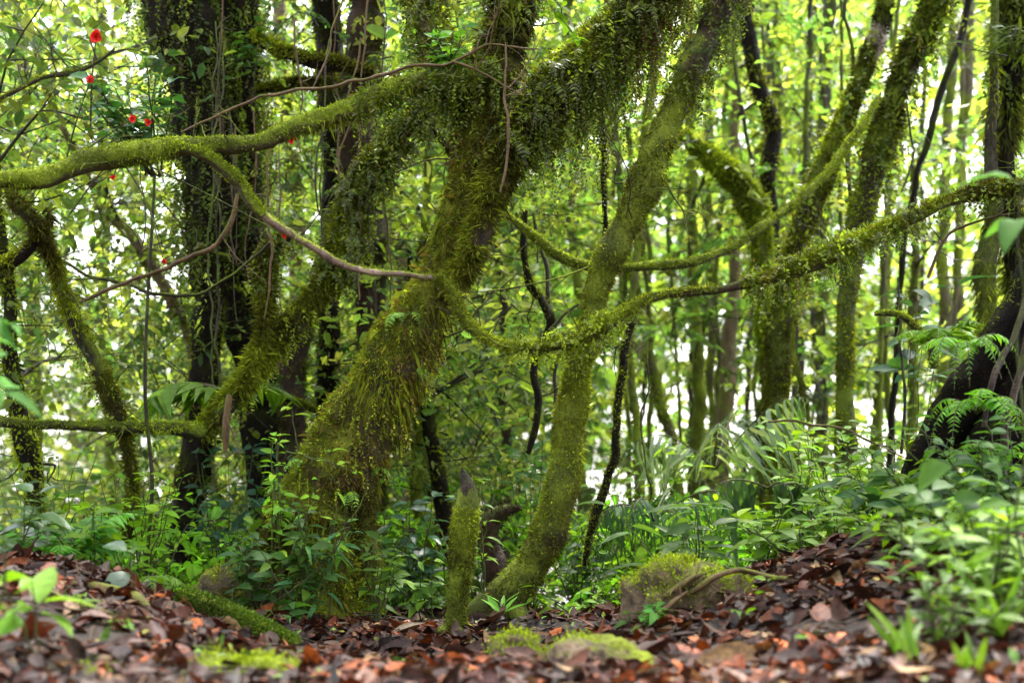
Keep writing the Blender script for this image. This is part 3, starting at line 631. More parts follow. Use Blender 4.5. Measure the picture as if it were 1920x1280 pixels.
tree('wavy dark stem snaking up right of the slim leaning tree', [(1462, 640, 30), (1452, 520, 32), (1448, 420, 32), (1436, 330, 36), (1450, 250, 38), (1430, 180, 38), (1412, 110, 36), (1396, 30, 34), (1386, -40, 34)], 11.5, B_DARK, 'wavy_tree', seg=10, seed=34, moss=[dict(n=9000, L=.04, W=.014, cols=OLIVE, clump=.52)], crn=dict(canopy, nleaf=2600, nl=12))
tree('thin dark pole crossing the bright gap of sky at a slant', [(1690, 520, 14), (1708, 380, 15), (1735, 270, 17), (1765, 180, 18), (1795, 80, 18), (1822, -40, 18)], 11, B_DARK, 'thin_tree', seg=8, seed=35)
for lab, c, d, m, s in [
    ('pale grey pole standing in the bright gap of sky', [(1768, 560, 24), (1772, 420, 22), (1776, 280, 21), (1782, 150, 20), (1790, -40, 20)], 14, B_FAR, 41),
    ('pale grey pole just right of its twin in the bright gap of sky', [(1796, 520, 20), (1802, 350, 22), (1810, 200, 22), (1818, 60, 20), (1822, -40, 20)], 14.5, B_FAR, 42),
    ('yellow-mossed pole under the bare red-brown piece of branch', [(1310, 830, 30), (1308, 720, 28), (1306, 620, 26), (1300, 480, 24), (1296, 300, 22), (1290, 100, 20), (1286, -40, 20)], 13, B_LIME, 43),
    ('pale tan trunk tilted slightly right below the long branch', [(1352, 850, 32), (1358, 760, 32), (1368, 660, 30), (1376, 560, 28), (1380, 400, 24), (1378, 200, 22), (1376, -40, 20)], 13.5, B_PALE, 44),
    ('dim thin pole between the yellow-mossed pole and the pale tan trunk', [(1334, 840, 16), (1334, 700, 16), (1332, 560, 16), (1330, 350, 15), (1332, 150, 14), (1336, -40, 14)], 15, B_FAR, 45),
    ('straight mossy pole to the right of the slim leaning trunk', [(1198, 960, 18), (1192, 840, 18), (1186, 700, 18), (1180, 560, 16), (1200, 400, 16), (1214, 240, 18), (1224, 100, 20), (1234, -40, 22)], 10.5, B_FAR, 46),
    ('slanting mossy pole falling away right, beside the yellow-mossed pole', [(1262, 860, 26), (1240, 760, 24), (1218, 660, 22), (1200, 580, 20), (1170, 420, 18), (1150, 200, 16), (1140, -40, 16)], 12.5, B_FAR, 47),
    ('far pole at the top, leftmost of three beside the leaning dark trunks', [(1458, 600, 24), (1456, 300, 26), (1456, 120, 24), (1454, -40, 24)], 15.5, B_FAR, 48),
    ('far dark pole at the top, middle of three beside the leaning dark trunks', [(1500, 620, 22), (1510, 300, 22), (1522, 100, 24), (1526, -40, 24)], 15, B_MID, 49),
    ('far pole at the top, rightmost of three beside the leaning dark trunks', [(1540, 600, 24), (1540, 300, 24), (1550, 100, 26), (1556, -40, 26)], 14.6, B_MID, 50),
    ('fat tan trunk blurred behind the fork of the mossy tree', [(768, 700, 40), (760, 560, 42), (744, 440, 46), (724, 340, 44), (706, 200, 40), (700, 60, 36), (696, -40, 36)], 12.5, B_PALE, 51),
    ('brown stem standing under the sag of the long branch', [(944, 900, 24), (946, 800, 22), (944, 700, 22), (940, 600, 18), (936, 450, 16), (934, 300, 14)], 11.5, B_RED, 52),
    ('bright mossy stem behind the grey-tipped stump', [(796, 1010, 32), (790, 900, 32), (786, 800, 28), (782, 700, 24), (784, 560, 20), (800, 400, 18), (806, 200, 16), (806, -40, 16)], 9.5, B_LIME, 53),
    ('dark leaning stem between the bright mossy stem and the grey-tipped stump', [(860, 1060, 40), (842, 980, 40), (826, 900, 36), (808, 820, 28), (794, 750, 24), (780, 640, 20)], 9.2, B_DARK, 54),
    ('tan trunk seen between the two dark trunks on the left', [(552, 640, 30), (556, 480, 30), (552, 380, 36), (546, 300, 32), (530, 150, 30), (518, -40, 30)], 12.8, B_PALE, 55),
    ('grey leaning pole in the leafy thicket at the left', [(360, 660, 20), (330, 580, 24), (290, 500, 24), (250, 445, 24), (206, 398, 20), (150, 300, 16), (90, 180, 14)], 9.8, B_PALE, 56),
    ('dark trunk at the left edge below the horizontal limb', [(60, 940, 40), (46, 860, 40), (30, 760, 36), (18, 650, 32), (8, 520, 28), (-4, 380, 26)], 8.4, B_DARK, 57),
    ('straight green trunk just left of the right dark buttress', [(1712, 760, 18), (1716, 600, 18), (1716, 480, 16), (1714, 420, 14)], 12, B_FAR, 58),
    ('slender pole behind the hanging ferns at the top centre', [(1080, 520, 20), (1074, 420, 20), (1070, 300, 18), (1066, 150, 18), (1060, -40, 18)], 13.2, B_FAR, 59),
    ('thick far trunk furred with leaves at the left top corner', [(60, 560, 30), (52, 380, 28), (44, 200, 28), (40, 60, 26), (36, -40, 26)], 13, B_FAR, 60),
    ('far slim trunk seen between the left poles of the thicket', [(204, 760, 24), (198, 600, 22), (196, 420, 22), (190, 200, 20), (188, -40, 20)], 14, B_FAR, 61),
    ('far slim trunk near the stems at the right edge', [(1640, 860, 26), (1650, 700, 24), (1658, 560, 22), (1668, 420, 20), (1680, 250, 18)], 15, B_FAR, 62)]:
    tree(lab, c, d, m, 'slender_tree', twigs=12, ws=.9, wob=.05, seg=10, seed=s, step=.1, ext=2.2 if c[-1][1] < 0 else .6, moss=[dict(n=5000, L=.022, W=.016, cols=LIME if s % 2 else OLIVE, clump=.5)] if d < 12.6 else None,
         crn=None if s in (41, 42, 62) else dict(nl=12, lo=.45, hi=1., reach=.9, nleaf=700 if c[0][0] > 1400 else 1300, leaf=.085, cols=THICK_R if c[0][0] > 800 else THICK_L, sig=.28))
# right edge
tree('bundle-like ribbed trunk at the right edge under the fern covered branch', [(1850, 560, 78), (1858, 440, 74), (1862, 320, 52), (1860, 180, 34), (1862, 60, 28), (1864, -40, 26)], 8.6, B_MID, 'ribbed_tree', ws=.45, seg=16, flute=.25, seed=71, moss=[dict(n=9000, L=.026, W=.008, cols=OLIVE, clump=.48, droop=1.)], crn=dict(canopy, nleaf=2500))
tree('shaggy black trunk cut by the right edge near the top', [(1900, 480, 50), (1894, 380, 52), (1886, 280, 50), (1890, 170, 60), (1905, 60, 66), (1915, -50, 60)], 9., B_DARK, 'dark_tree', seg=14, flute=.1, seed=72, moss=[dict(n=12000, L=.06, W=.012, cols=DARKM, clump=.42, droop=1.)], drape=[dict(n=360, slen=(.1, .4), leaf=.05, cols=EPI, lo=.5, hi=.8)])
tree('massive black buttress trunk leaning in from the right edge', [(1700, 990, 84), (1742, 880, 92), (1795, 790, 104), (1855, 715, 116), (1912, 640, 124), (1970, 550, 134), (2030, 430, 140), (2090, 250, 120)], 7.0, B_BLACK, 'buttress_tree', ws=1., seg=22, flute=.1, lump=.2, seed=73, crn=canopy, ext=2.5,
     moss=[dict(n=12000, L=.014, W=.005, cols=DARKM, clump=.58, up=.3)], limbs=[dict(c=[(2010, 480, 130, 6.95), (1985, 620, 150, 6.85), (1955, 760, 180, 6.8), (1925, 880, 210, 6.8), (1915, 1040, 240, 6.8)], seg=14, moss=[dict(n=4000, L=.014, W=.005, cols=DARKM, clump=.6)]),
        dict(c=[(1925, 560, 12, 6.6), (1895, 640, 12, 6.5), (1860, 720, 12, 6.4), (1845, 800, 12, 6.4)], mat=B_RED), dict(c=[(1935, 600, 16, 6.4), (1915, 700, 16, 6.35), (1890, 790, 16, 6.3), (1880, 900, 14, 6.3)], mat=B_RED)])

# --- left edge limbs
vine('crooked_branch', 'crooked mossy branch dropping from the long branch at the left edge', 'branch', [(-20, 330, 28, 7.), (40, 390, 28, 7.), (80, 440, 30, 7.1), (100, 490, 28, 7.2), (118, 550, 28, 7.3), (150, 620, 32, 7.4), (186, 690, 34, 7.5), (212, 760, 32, 7.6), (236, 830, 26, 7.7), (246, 920, 22, 7.8), (240, 1020, 18, 7.9)], 7.3, B_MID, seg=12, twigs=14, moss=[dict(n=16000, L=.025, W=.008, cols=OLIVE, clump=.42, up=.1)], tufts=[dict(n=90, slen=(.03, .12), leaf=.034, cols=EPI)], seed=81)
vine('forked_spur', 'short crooked black spur poking out at the left edge', 'branch', [(0, 505, 30), (40, 480, 26), (70, 445, 22), (92, 408, 20), (82, 398, 14)], 7.1, B_DARK, seg=10, moss=[dict(n=2500, L=.03, W=.008, cols=OLIVE, clump=.46, up=.3)], seed=82)
vine('thin_branch', 'thin arching branch across the upper left corner', 'branch', [(-40, 205, 10), (30, 170, 10), (80, 148, 11), (140, 136, 11), (190, 112, 8), (215, 92, 5)], 7.8, B_VINE, seg=8, moss=[dict(n=2500, L=.014, W=.006, cols=OLIVE, clump=.5, up=.4)], seed=83, twigs=8)
# ------------------------------------------------------------------ stumps, log, rocks, roots
def stump(name, label, ctrl, d, mat, tipmat=None, moss=None, seed=1):
    c = rooted(pix(ctrl, d, .92), 1.1); e = empty(name, label, 'stump', c[0, :3])
    mb = MB(); tb = Tube(c, .03, 14, .16, 9., .05, seed, wob=.02).into(mb); toes(mb, tb, np.random.default_rng(seed), 4, .022, .16); o = mb.build('stem', mat, e)
    if moss:
        mb = MB(); rng = np.random.default_rng(seed)
        for kw in moss: moss_on(mb, tb, rng, **kw)
        mb.build('moss', M_MOSS, o)
    return e, tb
e, tb = stump('mossy_stump', 'upright mossy dead stem with a bare grey broken tip, standing in the brown leaves', [(848, 1200, 46), (856, 1130, 48), (862, 1060, 50), (868, 990, 52), (876, 940, 46), (876, 915, 36)], 6.7, B_LIME, moss=[dict(n=16000, L=.011, W=.006, cols=OLIVE, clump=.42, hi=.9), dict(n=4000, L=.012, W=.006, cols=LIME, clump=.52, seed=6, hi=.85)], seed=91)
mb = MB(); Tube(pix([(874, 945, 40), (876, 920, 40), (874, 900, 30), (868, 884, 12), (866, 876, 4)], 6.69), .01, 12, .22, 22., .1, 5).into(mb); mb.build('broken_tip', B_RED, e)
e, tb = stump('hooked_stump', 'dark hooked stump with a peeling bent top behind the slim leaning trunk', [(946, 1120, 64), (930, 1060, 56), (916, 1020, 54), (914, 990, 50), (926, 965, 40), (950, 955, 24), (976, 950, 12)], 7.7, B_RED, seed=92, moss=[dict(n=4000, L=.02, W=.007, cols=DARKM, clump=.5)])

def log(name, label, cat, ctrl, d, mat, seed, moss=(), seg=14, lump=.12):
    c = pix(ctrl, d); mb = MB(); tb = Tube(c, .03, seg, lump, 7., .04, seed).into(mb)
    o = tag(mb.build(name, mat, loc=c[0, :3]), label, cat); mb = MB(); rng = np.random.default_rng(seed)
    for kw in moss: moss_on(mb, tb, rng, **kw)
    mb.build('moss', M_MOSS, o)
log('mossy_log', 'short fallen log with a bright green mossy back, lying on the leaves at lower left', 'log', [(338, 1118, 44, 6.1), (385, 1138, 60, 6.05), (450, 1166, 62, 6.), (510, 1190, 52, 5.95), (556, 1208, 36, 5.9)], 6., B_LIME, 93, [dict(n=26000, L=.012, W=.006, cols=[(.04, .06, .008), (.09, .15, .012), (.14, .22, .014)], clump=.25, up=.5)])

def ground_root(label, pts, w, mat, seed, cat='root'):
    """a root snaking over the ground; pts are x-pixel, y-pixel, depth of its course"""
    rows = []
    for px, py, d in pts:
        p = P(px, py, d); g = gz(p[0], p[1]); rows.append((p[0], p[1], max(p[2], g + w * .2), w * (1 if 0 < len(rows) < len(pts) - 1 else .4)))
    mb = MB(); tb = Tube(rows, .03, 8, .25, 9., 0, seed, wob=.02, wf=6).into(mb); twigs_on(mb, tb, np.random.default_rng(seed), 5, .12, .003); tag(mb.build('surface_root', mat, loc=rows[0][:3]), label, cat)
ground_root('brown root arching over the left leaf bank from glossy seedling to log', [(130, 1098, 5.5), (190, 1100, 5.5), (240, 1112, 5.5), (265, 1132, 5.4), (300, 1165, 5.3)], .022, B_TWIG, 1)
ground_root('long thin root running down the left leaf bank towards the bottom', [(60, 1090, 5.2), (110, 1120, 5.), (170, 1150, 4.9), (230, 1175, 4.85), (300, 1200, 4.8)], .018, B_TWIG, 2)
ground_root('dark thin stick lying flat across the leaves at the lower left', [(210, 1262, 4.5), (330, 1232, 4.6), (430, 1222, 4.7), (560, 1245, 4.7)], .012, B_VINE, 3, 'stick')
ground_root('long tan root draped over the big mossy rock and down the right bank', [(1268, 1128, 5.85), (1310, 1100, 5.8), (1350, 1076, 5.8), (1400, 1072, 5.9), (1450, 1085, 5.9), (1510, 1110, 5.8), (1560, 1150, 5.6)], .013, B_TWIG, 4)
ground_root('short forked root crossing the rock face under the long tan root', [(1226, 1128, 5.82), (1262, 1105, 5.78), (1300, 1082, 5.8), (1340, 1068, 5.9)], .010, B_TWIG, 5)
ground_root('thin root sloping down from the big mossy rock to the green seedling', [(1210, 1180, 5.7), (1240, 1150, 5.72), (1262, 1128, 5.75), (1290, 1108, 5.76)], .012, B_TWIG, 6)

def rock(label, px, py, d, sx, sy, sz, mat, seed, moss=None, rotz=0., cat='rock', mcol=LIME, thr=.62, name='mossy_rock'):
    """a boulder: px,py is where its top stands in the picture"""
    top = P(px, py, d); n, m = 40, 24
    th = np.linspace(0, 2 * np.pi, n, endpoint=False); ph = np.linspace(.02, np.pi - .02, m)
    u = np.stack((np.outer(np.sin(ph), np.cos(th)), np.outer(np.sin(ph), np.sin(th)), np.outer(np.cos(ph), np.ones(n))), -1).reshape(-1, 3)
    k = 1 + .55 * (fbm(u * 1.7 + seed * 3.7, 4, seed) - .5) + .34 * (fbm(u * 4 + seed, 4, seed + 4) - .5)
    v = np.sign(u) * np.abs(u) ** .66 * k[:, None] * (sx, sy, sz)
    c, s = math.cos(rotz), math.sin(rotz); v = np.c_[v[:, 0] * c - v[:, 1] * s, v[:, 0] * s + v[:, 1] * c, v[:, 2]]
    ce = top - np.array((0, 0, v[:, 2].max())); v = v + ce
    i = np.arange(m - 1)[:, None] * n; j = np.arange(n)[None]; jn = (j + 1) % n
    f = np.stack((i + j, i + n + j, i + n + jn, i + jn), -1).reshape(-1, 4)
    mb = MB(); mb.add(v, f, (.2, .2, .1), 0, True); o = tag(mb.build(name, mat, loc=ce), label, cat)
    if moss:
        rng = np.random.default_rng(seed); q = rng.integers(0, len(v), moss); p = v[q] + rng.normal(0, .012, (moss, 3)); nr = nz(p - ce)
        keep = fbm(p * 5, 3, seed) + .35 * nr[:, 2] + rng.normal(0, .05, moss) > thr; p, nr = p[keep], nr[keep]; k = len(p)
        mb = MB(); leaves4(mb, p - nr * .01, nz(nr + rng.normal(0, .5, (k, 3))), rdir(rng, k), .013 * np.exp(rng.normal(0, .3, k)), .007, pal(rng, k, mcol, .25), 0)
        mb.build('moss', M_MOSS, o)
rock('large mossy rock with roots over it on the right bank, biggest of the rocks', 1290, 1043, 6.0, .25, .20, .24, B_ROCK, 2, 22000, .3, thr=.74)
rock('low mossy rock cut by the bottom edge right of centre, lichen-brown on its left side', 1120, 1190, 4.75, .19, .16, .20, B_ROCK, 5, 9000, .1, thr=.80)
rock('small green hump of a rock left of the low mossy rock at the bottom edge', 968, 1186, 5.1, .10, .08, .12, B_ROCK, 7, 3000)
rock('bright yellow-green mossy hump at the bottom edge left of centre', 450, 1230, 4.3, .20, .13, .14, B_LIME, 8, 7000)
rock('flat mossy hump at the bottom edge close to the left corner', 160, 1250, 4.1, .12, .1, .08, B_LIME, 9, 3000)
rock('brown lump of soil and moss at the foot of the thick leaning trunk', 455, 1050, 7.3, .26, .24, .30, B_MAIN, 11, 9000, cat='earth mound', mcol=OLIVE, thr=.66, name='mossy_mound')

# a few big bright dead leaves on top of the litter, each lifted out singly
rng = np.random.default_rng(31)
for k, (px, py, d, lab, c) in enumerate([
    (1310, 1195, 5.0, 'large rust-orange dead leaf below the big mossy rock', 5), (1345, 1225, 4.7, 'bright orange dead leaf lying flat right of the low mossy rock', 5), (1275, 1250, 4.5, 'orange dead leaf at the bottom edge, right of the low mossy rock', 5),
    (1460, 1215, 4.6, 'orange-brown curled leaf in the middle of the right leaf bank', 5), (1580, 1225, 4.4, 'big orange leaf near the bottom, left of the bright strap leaves', 5), (1655, 1090, 5.3, 'broad rust-red leaf on the bank behind the big-leaved sapling', 3),
    (1512, 1040, 6.2, 'long red-brown leaf standing on edge at the crest of the right bank', 3), (1545, 1260, 4.2, 'dull orange leaf cut by the bottom edge on the right', 3), (1040, 1192, 6.0, 'small orange leaf right of the grey-tipped stump', 5),
    (835, 1222, 5.7, 'rust leaf in front of the grey-tipped stump', 3), (365, 1205, 5.1, 'pale orange leaf under the mossy log', 5), (180, 1178, 4.7, 'pinkish brown leaf on the left bank below the roots', 7), (90, 1075, 5.6, 'rusty leaf on the crest of the left bank', 3),
    (690, 1250, 4.8, 'tan leaf at the bottom edge left of centre', 6), (1420, 1195, 4.9, 'tan curled leaf near the long tan root', 6)]):
    p = P(px, py, d); z = gz(p[0], p[1]) + .03; a = rng.random() * 6.28; L = rng.uniform(.085, .115)
    nr = nz(np.array([[rng.normal(0, .3), -.35, 1.]])); dr = np.array([[math.cos(a), math.sin(a), .05]]); dr = nz(dr - nr * np.sum(dr * nr))
    pos = np.array([[p[0], p[1], z]]) - dr * L / 2; mb = MB(); leaves8(mb, pos, dr, nr, L, L * .52, np.array([LIT[c]]) * 1.15, droop=.22, fold=.16)
    tag(mb.build('dead_leaf', M_LITTER, loc=pos[0]), lab, 'fallen leaf', 'big fallen leaves on the litter')

# ------------------------------------------------------------------ green plants
def bow(p0, p1, n=9, sag=0.):
    t = np.linspace(0, 1, n)[:, None]; q = p0 * (1 - t) + p1 * t; q[:, 2] += 4 * sag * t[:, 0] * (1 - t[:, 0]); return q

def plant(name, label, px, ytop, d, seed, nstem=1, spread=.25, leafL=.08, ratio=.42, nleaf=14, cols=LEAFM, lo=.3, smat=None, droop=.35, base=None, up=.35, lean=0., group=None, cat='plant', stem_r=.005, mat=None, whorl=False, side=True):
    """stems from the ground (or from base) carrying alternate broad leaves"""
    rng = np.random.default_rng(seed); tp = P(px, ytop, d)
    b = np.array(base, float) if base is not None else np.array((tp[0] - lean, tp[1], gz(tp[0] - lean, tp[1]) - .02))
    e = empty(name, label, cat, b, group); sm, lm = MB(), MB(); H = np.linalg.norm(tp - b)
    for s in range(nstem):
        off = rng.normal(0, spread, 3) * (1, .7, .35) if s else np.zeros(3); end = tp + off * (1 if nstem > 1 else 0); end[2] = min(end[2], tp[2] + .03)
        q = bow(b + rng.normal(0, .03, 3) * (1, 1, 0) * (s > 0), end, 9, rng.normal(0, .03) * H); q[1:-1] += rng.normal(0, .012 * H, (7, 3))
        st = Tube(np.c_[q, np.linspace(stem_r, stem_r * .35, 9)], .05, 6, 0, close=False); st.into(sm)
        n = nleaf; t = np.sort(rng.uniform(lo, 1, n)); t[-2:] = 1.
        if whorl: t = np.where(rng.random(n) < .65, 1 - rng.random(n) * .06, t)
        i = np.clip((t * (len(st.p) - 1)).astype(int), 0, len(st.p) - 1)
        a = np.arange(n) * 2.4 + rng.random() * 6.28 + rng.normal(0, .3, n)
        dr = np.c_[np.cos(a), np.sin(a), rng.normal(up, .25, n)]; dr = nz(dr); L = leafL * np.exp(rng.normal(0, .22, n)) * np.where(t > .9, .85, 1)
        pet = st.p[i] + dr * L[:, None] * .18
        for z in range(n): Tube([np.append(st.p[i[z]], .0022), np.append(pet[z], .0016)], .2, 4, 0, close=False).into(sm)
        nr = nz(np.array((0, -.25, 1.)) + rng.normal(0, .35, (n, 3))); dr = nz(dr - nr * np.sum(dr * nr, 1, keepdims=True) * .6)
        leaves8(lm, pet, dr, nr, L, L * ratio * rng.uniform(.85, 1.15, n), pal(rng, n, cols, .15), droop=droop * rng.uniform(.3, 1.6, n), fold=.14)
    sm.build('stem', smat or B_STEM, e); lm.build('foliage', mat or M_LEAF, e)
    return e

def fern(name, label, p0, L, nf, seed, cols=LEAFB, cat='fern', azs=None, mat=None, group=None, **kw):
    rng = np.random.default_rng(seed); e = empty(name, label, cat, p0, group)
    for k in range(nf):
        mb = MB(); az = azs[k % len(azs)] if azs is not None else k * 6.283 / nf + rng.normal(0, .25)
        frond_mesh(mb, np.array(p0, float), az, L * rng.uniform(.8, 1.15), rng, cols=cols, **{a: (b * rng.uniform(.8, 1.2) if a in ('rise', 'fall') else b) for a, b in kw.items()})
        mb.build('frond', [mat or M_LEAF, B_STEM], e)
    return e
def gp(px, d): x = (px - 960) / F * d; return np.array((x, d, gz(x, d)))

DK = [(.018, .05, .03), (.03, .07, .035), (.02, .045, .022)]
# left
fern('fern', 'bright green fern clump by the left edge above the leaf bank', gp(105, 6.5) + (0, 0, .05), .42, 10, 1, cols=[(.07, .22, .025), (.10, .27, .03)], rise=1.05, fall=.75)
fern('fern', 'smaller dull green fern right of the bright fern at the left edge', gp(235, 6.7), .34, 8, 2, cols=LEAFM, rise=.95)
plant('shrub', 'dark glossy-leaved shrub at the left edge under the bright fern', 45, 940, 6.35, 3, 5, .22, .12, .5, 10, LEAFD, mat=M_GLOSS)
plant('shrub', 'broad-leaved green shrub between the left bank and the black trunk', 190, 960, 6.6, 4, 6, .24, .10, .5, 10, LEAFM)
plant('seedling', 'glossy seedling with one pale shining leaf on the crest of the left bank', 245, 1030, 5.7, 5, 1, .1, .13, .62, 5, LEAFD, lo=.6, mat=M_GLOSS)
plant('seedling', 'blurred tall seedling with bright leaves in the lower left corner', 60, 1085, 4.1, 6, 2, .10, .13, .42, 6, LEAFB, lo=.55, lean=-.02)
plant('seedling', 'tiny yellow-green sprout on the left leaf litter below the roots', 228, 1165, 4.7, 7, 1, .05, .06, .5, 4, LEAFB, lo=.5)
plant('sapling', 'sapling with big blurred green leaves cut by the left edge at mid height', 0, 610, 4.0, 8, 2, .06, .12, .5, 7, [(.04, .10, .02), (.05, .13, .025)], lo=.8, droop=.7, mat=M_MATTE)
fern('strap_plant', 'arching plant with long strap leaves in front of the black trunk foot', P(425, 735, 8.2), .62, 6, 9, cols=LEAFM, azs=[3.0, 3.3, 2.8, 3.5, .3, 2.6], rise=.35, fall=.5, np_=8, plen=.5, pw=.16, taper=False)
plant('creeper', 'blue-green round-leaved creeper climbing the foot of the black trunk', 430, 850, 8.3, 10, 7, .16, .085, .7, 12, [(.02, .07, .045), (.04, .10, .06)], lo=.35)
plant('creeper', 'bright yellow-green leafy spray on the left flank of the thick mossy trunk', 520, 830, 7.2, 11, 6, .16, .07, .5, 12, LEAFB, lo=.35)
plant('sprig', 'single arching twig with a few round leaves crossing the thick mossy trunk', 668, 885, 7.05, 12, 1, .1, .055, .6, 7, LEAFB, base=P(536, 846, 7.15), lo=.1)
plant('sprig', 'lone yellow leaf sprig beside the left foot of the mossy fork', 545, 765, 7.3, 13, 1, .1, .075, .6, 4, [(.20, .30, .03)], base=P(560, 850, 7.3), lo=.8)
plant('sapling', 'sapling with drooping lance leaves in front of the thick mossy trunk base', 640, 1000, 6.9, 14, 3, .12, .10, .26, 11, [(.05, .15, .05), (.08, .20, .05)], droop=.9, lo=.35, lean=.2)
plant('sapling', 'small lance-leaved seedling above the drooping sapling on the mossy trunk base', 632, 925, 6.95, 15, 1, .1, .09, .25, 9, LEAFB, droop=.4, lo=.55, lean=.05)
plant('creeper', 'heart-leaved creeper low on the mossy trunk base right of the log', 548, 1130, 6.8, 16, 3, .1, .08, .65, 6, LEAFD, lo=.4)
# centre
plant('shrub', 'blue-green shiny shrub between the thick trunk and the grey-tipped stump', 770, 945, 8.0, 17, 8, .20, .11, .45, 10, [(.03, .085, .05), (.05, .12, .06)], up=.5, mat=M_GLOSS)
plant('shrub', 'dark low shrub at the ground between the thick trunk and the stump', 745, 1070, 7.9, 18, 8, .22, .10, .42, 10, LEAFD)
plant('shrub', 'low green shrub just left of the grey-tipped stump', 810, 1050, 7.4, 19, 5, .14, .09, .4, 9, LEAFM)
plant('sapling', 'pale leafed sapling with leaf whorls behind the slim leaning trunk', 985, 835, 9.0, 20, 7, .24, .13, .28, 14, [(.07, .17, .05), (.10, .22, .06)], whorl=True, lo=.5)
plant('sprig', 'bright leafy sprig just behind the tip of the stump', 905, 905, 7.3, 21, 3, .10, .075, .32, 9, LEAFB, lo=.5)
plant('seedling', 'bright lance-leaved seedling at the foot of the slim leaning trunk', 942, 1135, 6.9, 22, 1, .05, .10, .2, 7, [(.12, .30, .03)], lo=.35, up=1.0, droop=.1)
plant('seedling', 'fresh green seedling cluster beside the big mossy rock', 1228, 1140, 5.7, 23, 4, .06, .06, .5, 7, [(.08, .27, .04), (.12, .32, .04)], lo=.5)
plant('shrub', 'small light green herb right of the slim leaning trunk foot', 1090, 1110, 7.2, 24, 5, .12, .07, .5, 8, LEAFB)
plant('shrub', 'dark leafy shrub behind the slim leaning trunk foot', 1090, 1020, 8.2, 25, 8, .25, .10, .4, 11, LEAFD)
plant('shrub', 'thin twiggy shrub with small light leaves right of the slim trunk', 1150, 880, 9.5, 26, 7, .26, .075, .45, 14, LEAFB)
# right: palms, ferns, broad leaves
for k, (px, yt, d, lab, c) in enumerate([(150, 1120, 4.8, 'small two-leaved sprout on the left bank above the thin root', LEAFM), (560, 1232, 5.0, 'tiny sprout in the litter right of the mossy log end', LEAFB), (1180, 1150, 5.9, 'small dark-green sprout left of the big mossy rock', LEAFM),
    (1440, 1090, 5.6, 'single drooping seedling beside the long tan root', LEAFM), (1395, 1150, 5.2, 'small oval-leaved seedling on the litter below the long tan root', LEAFM), (1530, 1190, 4.6, 'small yellow-green sprout in the middle of the right litter', LEAFB), (330, 1215, 4.6, 'pale sprout in the litter left of the yellow-green hump', LEAFB)]):
    plant('seedling', lab, px, yt, d, 70 + k, 1, .04, .06, .45, 4, c, lo=.5)
fern('palm', 'pale shining fan of palm fronds below the long branch, right of the slim trunk', P(1340, 880, 9.2), .88, 6, 27, cat='palm', cols=[(.14, .20, .13), (.22, .27, .20), (.08, .15, .06)], azs=[.4, 1.1, 2.6, 3.3, 4.6, 5.6], rise=1.05, fall=.85, np_=11, plen=.40, pw=.085, hang=.6, stem=.006)  # greyish pale tones paint the sky's reflection into the frond colour
fern('palm', 'dark thin-leafleted palm arching between the slim trunk and the big rock', gp(1225, 8.0) + (0, 0, .5), .75, 7, 28, cat='palm', cols=[(.03, .08, .03), (.05, .11, .03)], rise=.75, fall=1.2, np_=13, plen=.34, pw=.08, hang=.6, stem=.006)
fern('palm', 'dark small palm with hanging comb-like leaflets behind the right bank', P(1440, 915, 7.7), .46, 4, 29, cat='palm', cols=[(.03, .065, .022), (.045, .09, .028)], azs=[-.15, .3, 3.5, 5.0], rise=.35, fall=.5, np_=8, plen=.55, pw=.17, hang=1.3, stem=.006)
plant('shrub', 'shrub of long grey-green leaves rising behind the big mossy rock', 1310, 960, 7.3, 30, 6, .2, .17, .28, 8, [(.06, .12, .03), (.08, .15, .035)])
plant('shrub', 'broad pale-green shrub behind the crest of the right bank', 1430, 960, 7.2, 31, 7, .22, .11, .5, 9, LEAFM)
plant('shrub', 'light green shrub at the crest of the right bank, left of the big-leaved sapling', 1570, 960, 7.0, 32, 8, .2, .09, .42, 11, LEAFB)
plant('sapling', 'leafy sapling with flat bright layers of leaves under the upright dark trunk', 1600, 800, 8.2, 33, 14, .32, .10, .45, 12, LEAFB, lo=.4)
plant('sapling', 'dense green sapling just left of the black buttress', 1680, 830, 7.6, 34, 14, .28, .095, .42, 13, LEAFM, lo=.35)
plant('sapling', 'sapling with a few large drooping leaves left of the buttress top', 1700, 560, 8.0, 35, 5, .22, .16, .45, 7, [(.03, .09, .05), (.05, .13, .05)], lo=.72)
fern('fern', 'bright fern springing from the face of the black buttress, the upper of two', P(1805, 655, 6.2), .30, 9, 36, cols=[(.10, .25, .025), (.15, .31, .03)], azs=[4.6, 5.0, 5.4, 4.2, 3.7, 5.9, 3.2, .2, 2.6], rise=.75, fall=1.2, plen=.2, np_=18)
fern('fern', 'bright fern low on the face of the black buttress, under the upper fern', P(1832, 775, 6.1), .33, 10, 66, cols=[(.09, .24, .025), (.14, .30, .03)], azs=[4.6, 5.0, 5.4, 4.2, 3.7, 5.9, 3.2, .2, 2.6, 4.8], rise=.85, fall=1.1, plen=.2, np_=18)
fern('fern', 'bright fern at the foot of the black buttress beside the leafy shrubs', P(1850, 880, 6.0), .34, 9, 67, cols=[(.09, .24, .025), (.14, .30, .03)], rise=.9, fall=1.0, plen=.2, np_=18)
fern('fern', 'feathery light fern at the left shoulder of the buttress', P(1762, 640, 6.8), .30, 8, 37, cols=LEAFB, rise=.7, fall=.7)
fern('fern', 'half-yellow fern low on the right bank behind the strap leaves', gp(1790, 5.1) + (0, 0, .12), .34, 7, 38, cols=[(.22, .26, .02), (.10, .20, .03)], rise=.8)
plant('sapling', 'big-leaved sapling standing on the right bank in front of the leaf litter crest', 1690, 985, 4.9, 39, 1, .05, .10, .46, 11, [(.07, .15, .025), (.09, .19, .03)], lo=.15, droop=.4, stem_r=.006)
